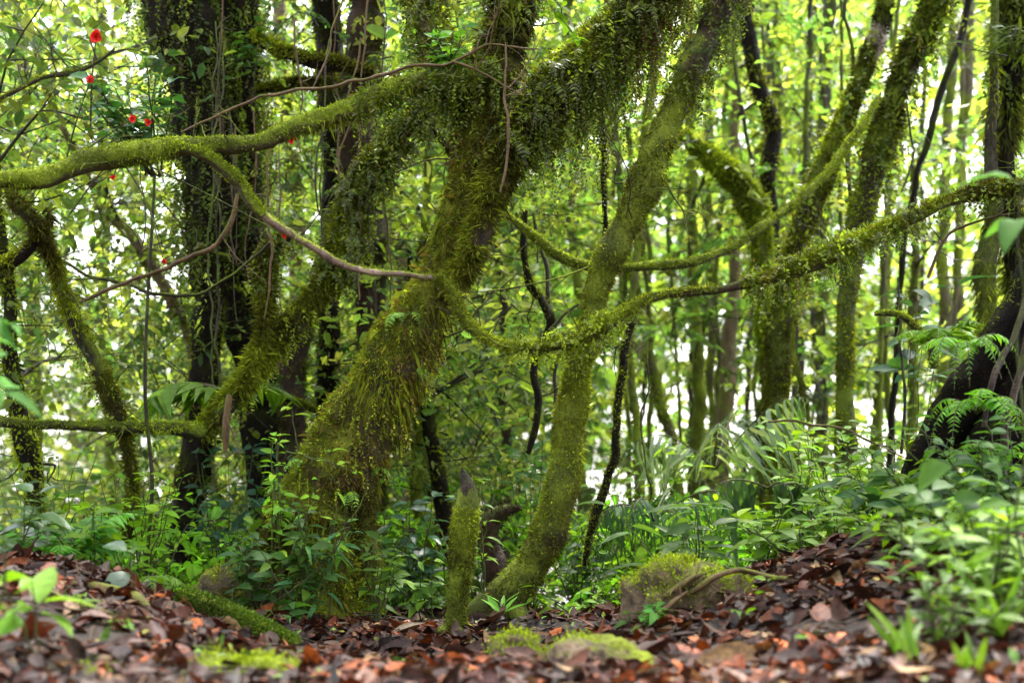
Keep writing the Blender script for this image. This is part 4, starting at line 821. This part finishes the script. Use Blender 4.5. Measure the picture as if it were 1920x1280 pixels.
plant('shrub', 'dark broad-leaved shrub at the foot of the buttress', 1770, 925, 6.1, 40, 9, .26, .12, .5, 11, [(.03, .09, .03), (.045, .125, .035)])
plant('shrub', 'blurred shrub with big round leaves at the right edge, lower half', 1890, 930, 4.7, 41, 6, .16, .11, .6, 9, [(.06, .13, .025), (.08, .16, .03)])
plant('shrub', 'tangle of small leafy stems in the lower right corner', 1860, 985, 4.4, 42, 13, .2, .075, .42, 12, LEAFM)
plant('shrub', 'leafy stems low on the right bank behind the half-yellow fern', 1770, 965, 5.5, 43, 8, .2, .085, .42, 11, LEAFM)
plant('shrub', 'bright shrub of layered leaves behind the right bank crest, under the bowing brown stem', 1500, 830, 8.0, 51, 13, .30, .095, .42, 12, LEAFB, lo=.35)
plant('shrub', 'leafy shrub in front of the upright dark trunk foot', 1630, 880, 7.4, 52, 12, .28, .09, .45, 12, LEAFM, lo=.35)
plant('shrub', 'low bright herb along the crest of the right bank behind the standing red-brown leaf', 1500, 985, 6.9, 53, 8, .18, .075, .45, 9, LEAFB)
plant('shrub', 'leafy herb between the big-leaved sapling and the buttress foot', 1745, 940, 5.7, 54, 9, .2, .09, .48, 10, LEAFM)
plant('shrub', 'dense shrub of bright leaves against the lower face of the buttress', 1850, 890, 6.2, 55, 10, .24, .09, .46, 12, LEAFB, lo=.35)
plant('shrub', 'mixed leafy stems filling the right edge low down', 1900, 1010, 5.2, 56, 10, .2, .10, .5, 11, LEAFD + LEAFM)
plant('shrub', 'sparse leafy stems on the right bank, bottom edge beside the strap leaves', 1770, 1075, 4.1, 57, 8, .12, .07, .42, 8, LEAFM)
plant('shrub', 'tall leafy shrub in the gap between the slim trunk and the pale palm', 1260, 850, 9.2, 58, 8, .25, .09, .4, 12, LEAFB, lo=.4)
plant('shrub', 'leafy shrub at the left edge behind the horizontal limb', 80, 860, 7.6, 59, 9, .3, .09, .45, 12, LEAFM, lo=.35)
plant('shrub', 'bright shrub left of the black trunk foot', 270, 900, 7.6, 63, 9, .26, .08, .42, 12, LEAFB, lo=.35)
fern('fern', 'mid green fern in the right bank vegetation behind the leafy herb', gp(1660, 6.7) + (0, 0, .1), .4, 8, 64, cols=LEAFM, rise=1.0, fall=.9)
fern('fern', 'small fern at the right edge above the lower right tangle', gp(1900, 5.0) + (0, 0, .15), .34, 8, 65, cols=LEAFB, rise=1.0, fall=.9)
plant('shrub', 'tall dark leafy shrub in front of the buttress at the right edge', 1895, 800, 5.8, 81, 10, .22, .09, .45, 13, LEAFD, lo=.35)
plant('shrub', 'tall leafy stems before the left foot of the buttress', 1745, 830, 6.3, 82, 9, .2, .085, .42, 13, LEAFD + LEAFM, lo=.3)
plant('creeper', 'leafy climber hiding the foot of the thick mossy trunk', 575, 960, 6.9, 83, 9, .2, .075, .5, 13, LEAFM + LEAFD, lo=.2)
plant('creeper', 'dark ivy-like climber on the left flank of the mossy trunk foot', 470, 1000, 6.95, 84, 8, .16, .07, .6, 12, LEAFD, lo=.2)
plant('shrub', 'fine-stemmed leafy shrub at the right flank of the thick mossy trunk foot', 700, 1020, 7.0, 85, 7, .14, .07, .42, 12, LEAFM, lo=.3)
for k, (px, yt, d, lab) in enumerate([(1697, 1125, 3.9, 'upright bright strap leaves on the right bank near the bottom'), (1862, 1045, 4.15, 'tall bright strap leaves in front of the lower right tangle'), (1820, 1190, 3.75, 'bright strap leaves cut by the bottom edge at the right')]):
    b = gp(px, d); h = P(px, yt, d)[2] - b[2]; rng = np.random.default_rng(60 + k); e = empty('strap_plant', lab, 'plant', b); n = 7
    for q in range(n):
        mb = MB(); dr = nz(np.array([[rng.normal(0, .45), rng.normal(0, .45), 1.]])); leaves8(mb, b[None] + rng.normal(0, .02, (1, 3)) * (1, 1, 0), dr, nz(np.array([[rng.normal(0, .4), -1, .2]])), h * rng.uniform(.6, 1.15), .022, pal(rng, 1, [(.10, .20, .02), (.07, .16, .02), (.13, .22, .025)], .15), droop=rng.uniform(-.2, .7), prof=(.7, 1, 1, .6))
        mb.build('blade', M_LEAF, e)
plant('sapling', 'sapling with one large blurred leaf cut by the upper right edge', 1915, 345, 4.2, 44, 1, .05, .13, .6, 5, [(.05, .115, .025)], lo=.93, droop=.8, mat=M_MATTE)
plant('epiphyte', 'glossy leafy twig hanging before the hanging ferns at the top centre', 1085, 75, 7.0, 45, 2, .05, .085, .45, 6, LEAFM, base=P(1010, -10, 7.1), lo=.3)
plant('epiphyte', 'small glossy shrub growing on the black trunk at the top left', 480, 60, 8.6, 46, 6, .2, .10, .42, 9, LEAFD, base=P(430, 130, 8.8), lo=.3)
plant('epiphyte', 'spiky tuft plant sprouting at the upper right corner', 1890, 60, 8.3, 47, 8, .16, .20, .10, 9, [(.06, .09, .02)], base=P(1900, 110, 8.6), lo=.5)
plant('epiphyte', 'bright leafy sprays sprouting along the top of the mossy limb by the long branch', 850, 60, 7.2, 48, 7, .16, .06, .5, 12, [(.06, .16, .03), (.09, .20, .03)], base=P(840, 140, 7.3), lo=.2)

# red-flowered shrub, upper left
fs = plant('flowering_shrub', 'flowering shrub with glossy leaves and red blossoms in the upper left', 190, 150, 7.3, 50, 12, .26, .075, .5, 22, [(.02, .075, .022), (.04, .12, .025), (.05, .13, .03)], lo=.25, stem_r=.006, base=P(290, 330, 7.6), smat=B_VINE, mat=M_GLOSS)
mbs = MB(); q0 = P(290, 330, 7.6); Tube([(q0[0] - .1, 7.7, gz(q0[0] - .1, 7.7) - .05, .012), (q0[0] - .03, 7.66, .7, .011), (q0[0] - .06, 7.63, 1.3, .010), (*q0, .008)], .05, 6, .1).into(mbs); mbs.build('main_stem', B_VINE, fs)
rng = np.random.default_rng(77)
mbt = MB()
for (px, py, r) in [(180, 70, 15), (169, 150, 10), (248, 223, 9), (278, 230, 9), (212, 333, 6), (546, 262, 10), (534, 442, 7), (308, 490, 6)]:
    c = P(px, py, 7.2); R_ = r / F * 5.9; n = 7; a = np.arange(n) * 6.283 / n; f0 = nz(np.array((rng.normal(0, .5), -1, rng.normal(-.1, .4))))
    s1 = nz(np.cross(f0, (0, 0, 1.))); s2 = np.cross(s1, f0); dr = np.outer(np.cos(a), s1) + np.outer(np.sin(a), s2) + f0 * .35
    mb = MB(); leaves8(mb, np.repeat(c[None], n, 0) - f0 * R_ * .3, dr, np.repeat(f0[None], n, 0) + rng.normal(0, .2, (n, 3)), R_ * 1.15 * rng.uniform(.8, 1.15, n), R_ * 1.0, pal(rng, n, [(.50, .010, .012), (.72, .03, .02)], .2), droop=rng.uniform(-.5, .2, n), prof=(.6, 1, 1.05, .8))
    leaves8(mb, np.repeat(c[None], 5, 0) - f0 * R_ * .35, (dr + f0 * .9)[:5], np.repeat(f0[None], 5, 0), R_ * .8, R_ * .6, pal(rng, 5, [(.45, .01, .01), (.75, .05, .03)], .2), droop=-.3)
    mb.build('flower', M_PETAL, fs)
    t = P(180 + rng.normal(0, 40), 260 + rng.normal(0, 60), 7.4); Tube([np.append(c - f0 * R_ * .3, .0025), np.append((c + t) / 2 + rng.normal(0, .03, 3), .004), np.append(t, .005)], .05, 5, 0, close=False).into(mbt)
mbt.build('twig', B_VINE, fs)

# ------------------------------------------------------------------ lianas, roots and thin stems in the air
for k, (lab, ctrl, d, mat) in enumerate([
    ('thin liana curving from the left trunk down to the crooked branch', [(445, 365, 9), (432, 415, 12), (405, 468, 12), (375, 482, 11), (330, 492, 10), (270, 515, 9), (200, 545, 9), (130, 572, 9)], 7.6, B_TWIG),
    ('thin dark liana hanging in a long arc in front of the black trunks', [(120, 490, 8), (190, 522, 8), (260, 543, 8), (350, 546, 8), (420, 520, 8), (470, 486, 8), (505, 455, 6)], 7.8, B_VINE),
    ('bare brown twig rising from behind the long branch to the fern mass', [(340, 248, 5), (420, 215, 6), (520, 185, 7), (640, 160, 8), (760, 130, 8), (850, 115, 7), (950, 90, 5), (1010, 92, 3)], 7.0, B_TWIG),
    ('pale forked twig slanting down across the fern mass', [(850, 116, 6), (890, 132, 5), (940, 160, 4), (975, 176, 3)], 6.95, B_TWIG),
    ('straight tan aerial root hanging in front of the fern mass', [(948, 80, 4), (947, 160, 5), (946, 240, 6), (944, 310, 6), (938, 360, 5)], 6.9, B_TWIG),
    ('thin twig hanging from the top across the red-brown trunk', [(650, -20, 4), (625, 60, 5), (605, 120, 5), (585, 170, 4)], 7.2, B_TWIG),
    ('thin green hanging root close beside the broad black trunk', [(404, 40, 3), (408, 200, 4), (396, 380, 5), (388, 520, 5), (398, 640, 5), (404, 760, 5), (400, 860, 4)], 8.5, B_STEM),
    ('long thin brown aerial root hanging before the second black trunk', [(412, 60, 3), (418, 250, 4), (406, 400, 5), (414, 520, 5), (410, 640, 6), (420, 800, 5)], 8.5, B_VINE),
    ('reddish broken aerial root stub under the twisting limb', [(430, 740, 14), (428, 780, 17), (425, 815, 18), (422, 848, 10)], 7.8, B_TWIG),
    ('crooked dark liana hanging left of the slim trunk from the liana to the ferns', [(985, 395, 14), (980, 450, 16), (992, 515, 20), (1015, 565, 22), (1030, 610, 24), (1012, 660, 18), (1004, 710, 18), (1014, 760, 18), (1008, 800, 16), (990, 850, 12)], 8.3, B_DARK),
    ('thin dark branchlet crossing the crooked liana left of the slim trunk', [(1000, 400, 8), (1010, 460, 9), (1022, 530, 10), (1032, 600, 11), (1042, 680, 9), (1040, 760, 8)], 8.4, B_VINE),
    ('short stick sloping between the crooked liana and the slim trunk', [(1030, 620, 10), (1060, 590, 8), (1085, 570, 6)], 8.2, B_VINE),
    ('dark bowed stem right of the slim leaning trunk, under the long branch', [(1098, 1060, 18), (1106, 1010, 18), (1125, 950, 20), (1148, 880, 20), (1156, 800, 18), (1162, 720, 20), (1172, 650, 18), (1186, 605, 14)], 7.9, B_DARK),
    ('slender pole-like liana dropping from the fern mass to the sagging liana', [(1126, 215, 15), (1131, 280, 15), (1135, 350, 14), (1136, 420, 12), (1140, 490, 12)], 8.2, B_DARK),
    ('dark slanting branch under the fork of the fern mass', [(805, 225, 14), (830, 262, 16), (852, 290, 14), (880, 320, 10)], 8., B_DARK),
    ('curving mossy twig in the bright gap between the trunks', [(735, 330, 10), (750, 360, 12), (780, 390, 13), (815, 405, 12), (850, 405, 8)], 10., B_VINE),
    ('wispy vine hanging straight in the bright gap right of the slim trunk', [(1212, 640, 3), (1208, 760, 4), (1212, 900, 4), (1216, 1010, 4)], 8.2, B_VINE),
    ('thin brown stem arching above the palms on the right', [(1440, 790, 5), (1510, 790, 6), (1580, 815, 6), (1680, 840, 5)], 8., B_TWIG),
    ('pale slanting stem leaning on the long branch at the right', [(1740, 520, 8), (1760, 470, 8), (1785, 430, 7), (1840, 405, 5), (1900, 400, 4)], 7.2, B_TWIG),
    ('dark thin vine hanging beside the bright gap of sky', [(1700, 190, 4), (1706, 250, 5), (1718, 290, 5), (1690, 360, 4)], 9.2, B_VINE),
    ('slim upright sucker left of the buttress', [(1690, 850, 7), (1694, 740, 7), (1690, 620, 6), (1684, 520, 5)], 7.6, B_VINE),
    ('small crooked mossy branch joining the buttress from the left', [(1640, 588, 12), (1690, 590, 15), (1720, 615, 18), (1745, 650, 20), (1752, 690, 16)], 7.4, B_MID),
    ('thin yellow-green stem bowing beside the dark leaning trunk', [(1492, 590, 10), (1488, 640, 12), (1500, 700, 12), (1512, 760, 10), (1520, 810, 8)], 9.6, B_LIME),
    ('light arching root hanging over the mossy trunk foot', [(500, 1135, 3), (565, 1100, 3), (615, 1040, 3), (662, 985, 3), (685, 925, 3), (690, 880, 2)], 6.8, B_VINE),
    ('dark branch stub between the black trunk and the thick mossy trunk', [(520, 745, 14), (560, 752, 15), (590, 768, 13), (612, 775, 10)], 8.6, B_DARK),
    ('dark mossy bough joining the black trunks to the fern mass', [(470, 70, 26), (520, 92, 28), (580, 112, 30), (640, 128, 32), (700, 138, 26)], 8.6, B_DARK),
    ('plain dark bough crossing behind the long branch at the red-brown trunk', [(480, 170, 18), (540, 164, 20), (600, 158, 18), (640, 158, 14)], 8.9, B_DARK),
    ('hairline vine hanging before the broad black trunk', [(268, 250, 3), (264, 330, 3), (272, 420, 3), (262, 480, 3)], 7.4, B_VINE)]):
    ms = [dict(n=2600, L=.016, W=.006, cols=OLIVE, clump=.46, up=.3)] if ctrl[1][2] >= 12 and mat in (B_DARK, B_MID, B_LIME) else None
    if 'bough' in lab: ms = [dict(n=7000, L=.03, W=.009, cols=OLIVE, clump=.42, up=.4)]
    vine('liana', lab, 'vine', ctrl, d, mat, seg=7, seed=200 + k, moss=ms, wob=.05, twigs=4 if k % 3 == 0 else 1)

rng = np.random.default_rng(411)
for k in range(20):      # hair-thin stems behind, right
    px, d, w = rng.uniform(1130, 1880), rng.uniform(10, 16), rng.uniform(6, 13); dx = rng.normal(0, 30)
    c = pix([(px + dx * t + rng.normal(0, 6), 900 - 960 * t, w * (1 - .3 * t)) for t in np.linspace(0, 1, 6)], d, 1.); c = rooted(c)
    mb = MB(); Tube(c, .12, 7, .2, 4., 0, k, wob=.06).into(mb); tag(mb.build('slender_sapling', [B_FAR, B_VINE, B_MID][k % 3], loc=c[0, :3]), 'hair-thin stem standing in the blurred background right of the slim leaning trunk', 'sapling', 'hair-thin stems in the right background')
for k in range(22):      # hanging roots before the dark trunks
    px, d, y0, l = rng.uniform(350, 730), rng.uniform(7.6, 8.8), rng.uniform(-60, 330), rng.uniform(180, 480); dx = rng.normal(0, 14)
    c = pix([(px + dx * t + rng.normal(0, 4), y0 + l * t, rng.uniform(2, 4.5)) for t in np.linspace(0, 1, 6)], d, 1.)
    mb = MB(); Tube(c, .06, 5, .2, 6., 0, k, wob=.04).into(mb); tag(mb.build('hanging_root', [B_VINE, B_TWIG][k % 2], loc=c[0, :3]), 'wispy root hanging in front of the dark trunks on the left', 'root', 'wispy hanging roots at the dark trunks')

# ------------------------------------------------------------------ far leaf masses (uncountable)
def mass(name, seed, ncl, nleaf, xr, dr_, yr, leaf, cols, sig, gaps=(), keepf=.7):
    rng = np.random.default_rng(seed)
    px, d, py = rng.uniform(*xr, ncl * 3), rng.uniform(*dr_, ncl * 3), yr[0] + (yr[1] - yr[0]) * rng.random(ncl * 3) ** .85
    keep = np.ones(len(px), bool)
    for (a, b, c, e, pr) in gaps: keep &= ~((px > a) & (px < c) & (py > b) & (py < e) & (rng.random(len(px)) < pr))
    px, d, py = px[keep][:ncl], d[keep][:ncl], py[keep][:ncl]; n0 = len(px)
    c = np.stack(((px - 960) / F * d, d, ZC - (py - YH) / F * d), 1)
    f = 10. / np.mean(dr_); dn = fbm(c * f * (1, .5, 1), 2, int(np.mean(dr_) > 12) + (px[0] > 1e9)) + .25 * (fbm(c * f * 3, 2, seed + 1) - .5); q = np.argsort(-dn)[:int(n0 * keepf)]; c, d, n0 = c[q], d[q], len(q)   # leaves gather in masses and leave gaps
    g = ground_z(c[:, :2]); c[:, 2] = np.maximum(c[:, 2], g + .1)
    # every mass is made of leafy sprays: a twig with leaves along both sides
    ns = n0 * 3; ck = np.arange(ns) % n0; sc = sig * (d / 12)[ck][:, None]
    o = c[ck] + rng.normal(0, 1, (ns, 3)) * sc * (1.1, 1.1, .7); ax = rdir(rng, ns); ax[:, 2] = ax[:, 2] * .45 - .12; ax = nz(ax); ln = sc * rng.uniform(1.6, 4., (ns, 1))
    sd = nz(np.cross(ax, nz(np.array((0, 0, 1.)) + rng.normal(0, .5, (ns, 3)))))
    k = rng.integers(0, ns, nleaf); t = rng.random(nleaf)[:, None]; sg = rng.choice((-1., 1.), nleaf)[:, None]
    L = leaf * np.exp(rng.normal(0, .32, nleaf)) * (d[ck[k]] / 12) ** .6
    pos = o[k] + ax[k] * ln[k] * t - np.array((0, 0, 1.)) * ln[k] * .3 * t * t + rng.normal(0, .14, (nleaf, 3)) * L[:, None]
    dr = ax[k] * .5 + sd[k] * sg * .8 + rng.normal(0, .3, (nleaf, 3)) - np.array((0, 0, .18))
    tint = pal(rng, n0, cols, .3)[ck[k]] * np.exp(rng.normal(0, .2, (nleaf, 1)))
    mb = MB(); leaves4(mb, pos, dr, upish(rng, nleaf, .45), L, L * rng.uniform(.42, .62, nleaf), tint)
    for i in rng.choice(ns, min(ns, 1500), replace=False):
        e = o[i] + ax[i] * ln[i] - (0, 0, ln[i][0] * .3); b0 = o[i] - ax[i] * ln[i] * rng.uniform(.2, 1.) - (0, 0, .15); w = .0035 * d[ck[i]] / 12
        Tube([np.append(b0, w * 2), np.append(o[i], w * 1.4), np.append(e, w * .5)], .25, 4, 0, close=False).into(mb, (.3, .3, .3), 1)
    tag(mb.build(name, [M_THICK, B_VINE]), kind='stuff')
GAPS = [(1570, 60, 1900, 520, 1.), (1120, 600, 1280, 1000, 1.), (1315, 600, 1362, 880, .85), (1380, 620, 1510, 900, .8), (770, 240, 960, 420, .45), (560, 0, 760, 140, .4), (1180, 40, 1340, 360, .8), (100, 720, 330, 880, .3), (1640, 640, 1760, 860, .6), (1320, 0, 1480, 60, .5), (960, 380, 1120, 560, .35), (820, 600, 1010, 920, .45), (1540, 120, 1620, 420, .4)]
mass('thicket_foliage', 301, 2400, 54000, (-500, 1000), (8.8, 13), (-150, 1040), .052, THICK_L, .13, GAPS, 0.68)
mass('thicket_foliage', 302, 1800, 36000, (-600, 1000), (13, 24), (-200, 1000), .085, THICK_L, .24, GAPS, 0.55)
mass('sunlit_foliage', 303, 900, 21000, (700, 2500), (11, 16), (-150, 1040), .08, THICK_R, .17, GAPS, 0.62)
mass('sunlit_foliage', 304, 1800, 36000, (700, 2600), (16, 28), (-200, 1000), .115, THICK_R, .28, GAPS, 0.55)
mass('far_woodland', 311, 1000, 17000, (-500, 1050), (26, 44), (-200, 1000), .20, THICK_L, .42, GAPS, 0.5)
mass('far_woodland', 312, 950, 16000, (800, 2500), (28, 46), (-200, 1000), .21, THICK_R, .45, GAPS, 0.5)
mass('undergrowth', 305, 1100, 26000, (-500, 2500), (7.8, 11), (940, 1180), .075, LEAFM + LEAFB, .14)

# unseen rest of the forest, added behind and beside to block low front light
def unseen_mass(name, seed, ncl, nleaf, lo, hi, leaf, cols, sig):
    rng = np.random.default_rng(seed); c = rng.uniform(lo, hi, (ncl, 3)); k = rng.integers(0, ncl, nleaf)
    pos = c[k] + rng.normal(0, sig, (nleaf, 3)) * (1, 1, .5); dr = rdir(rng, nleaf); dr[:, 2] = dr[:, 2] * .5 - .2
    L = leaf * np.exp(rng.normal(0, .3, nleaf)); mb = MB(); leaves4(mb, pos, dr, upish(rng, nleaf, .7), L, L * .6, pal(rng, ncl, cols, .25)[k])
    tag(mb.build(name, M_THICK), kind='stuff')
unseen_mass('thicket_foliage', 306, 600, 10000, (-9, -7, .2), (9, -2.5, 6), .22, THICK_L, .4)
unseen_mass('thicket_foliage', 307, 300, 6000, (-9, -2, .2), (-4.2, 6, 6), .2, THICK_L, .4)
unseen_mass('thicket_foliage', 308, 300, 6000, (4.2, -2, .4), (9, 6, 6), .2, THICK_L, .4)
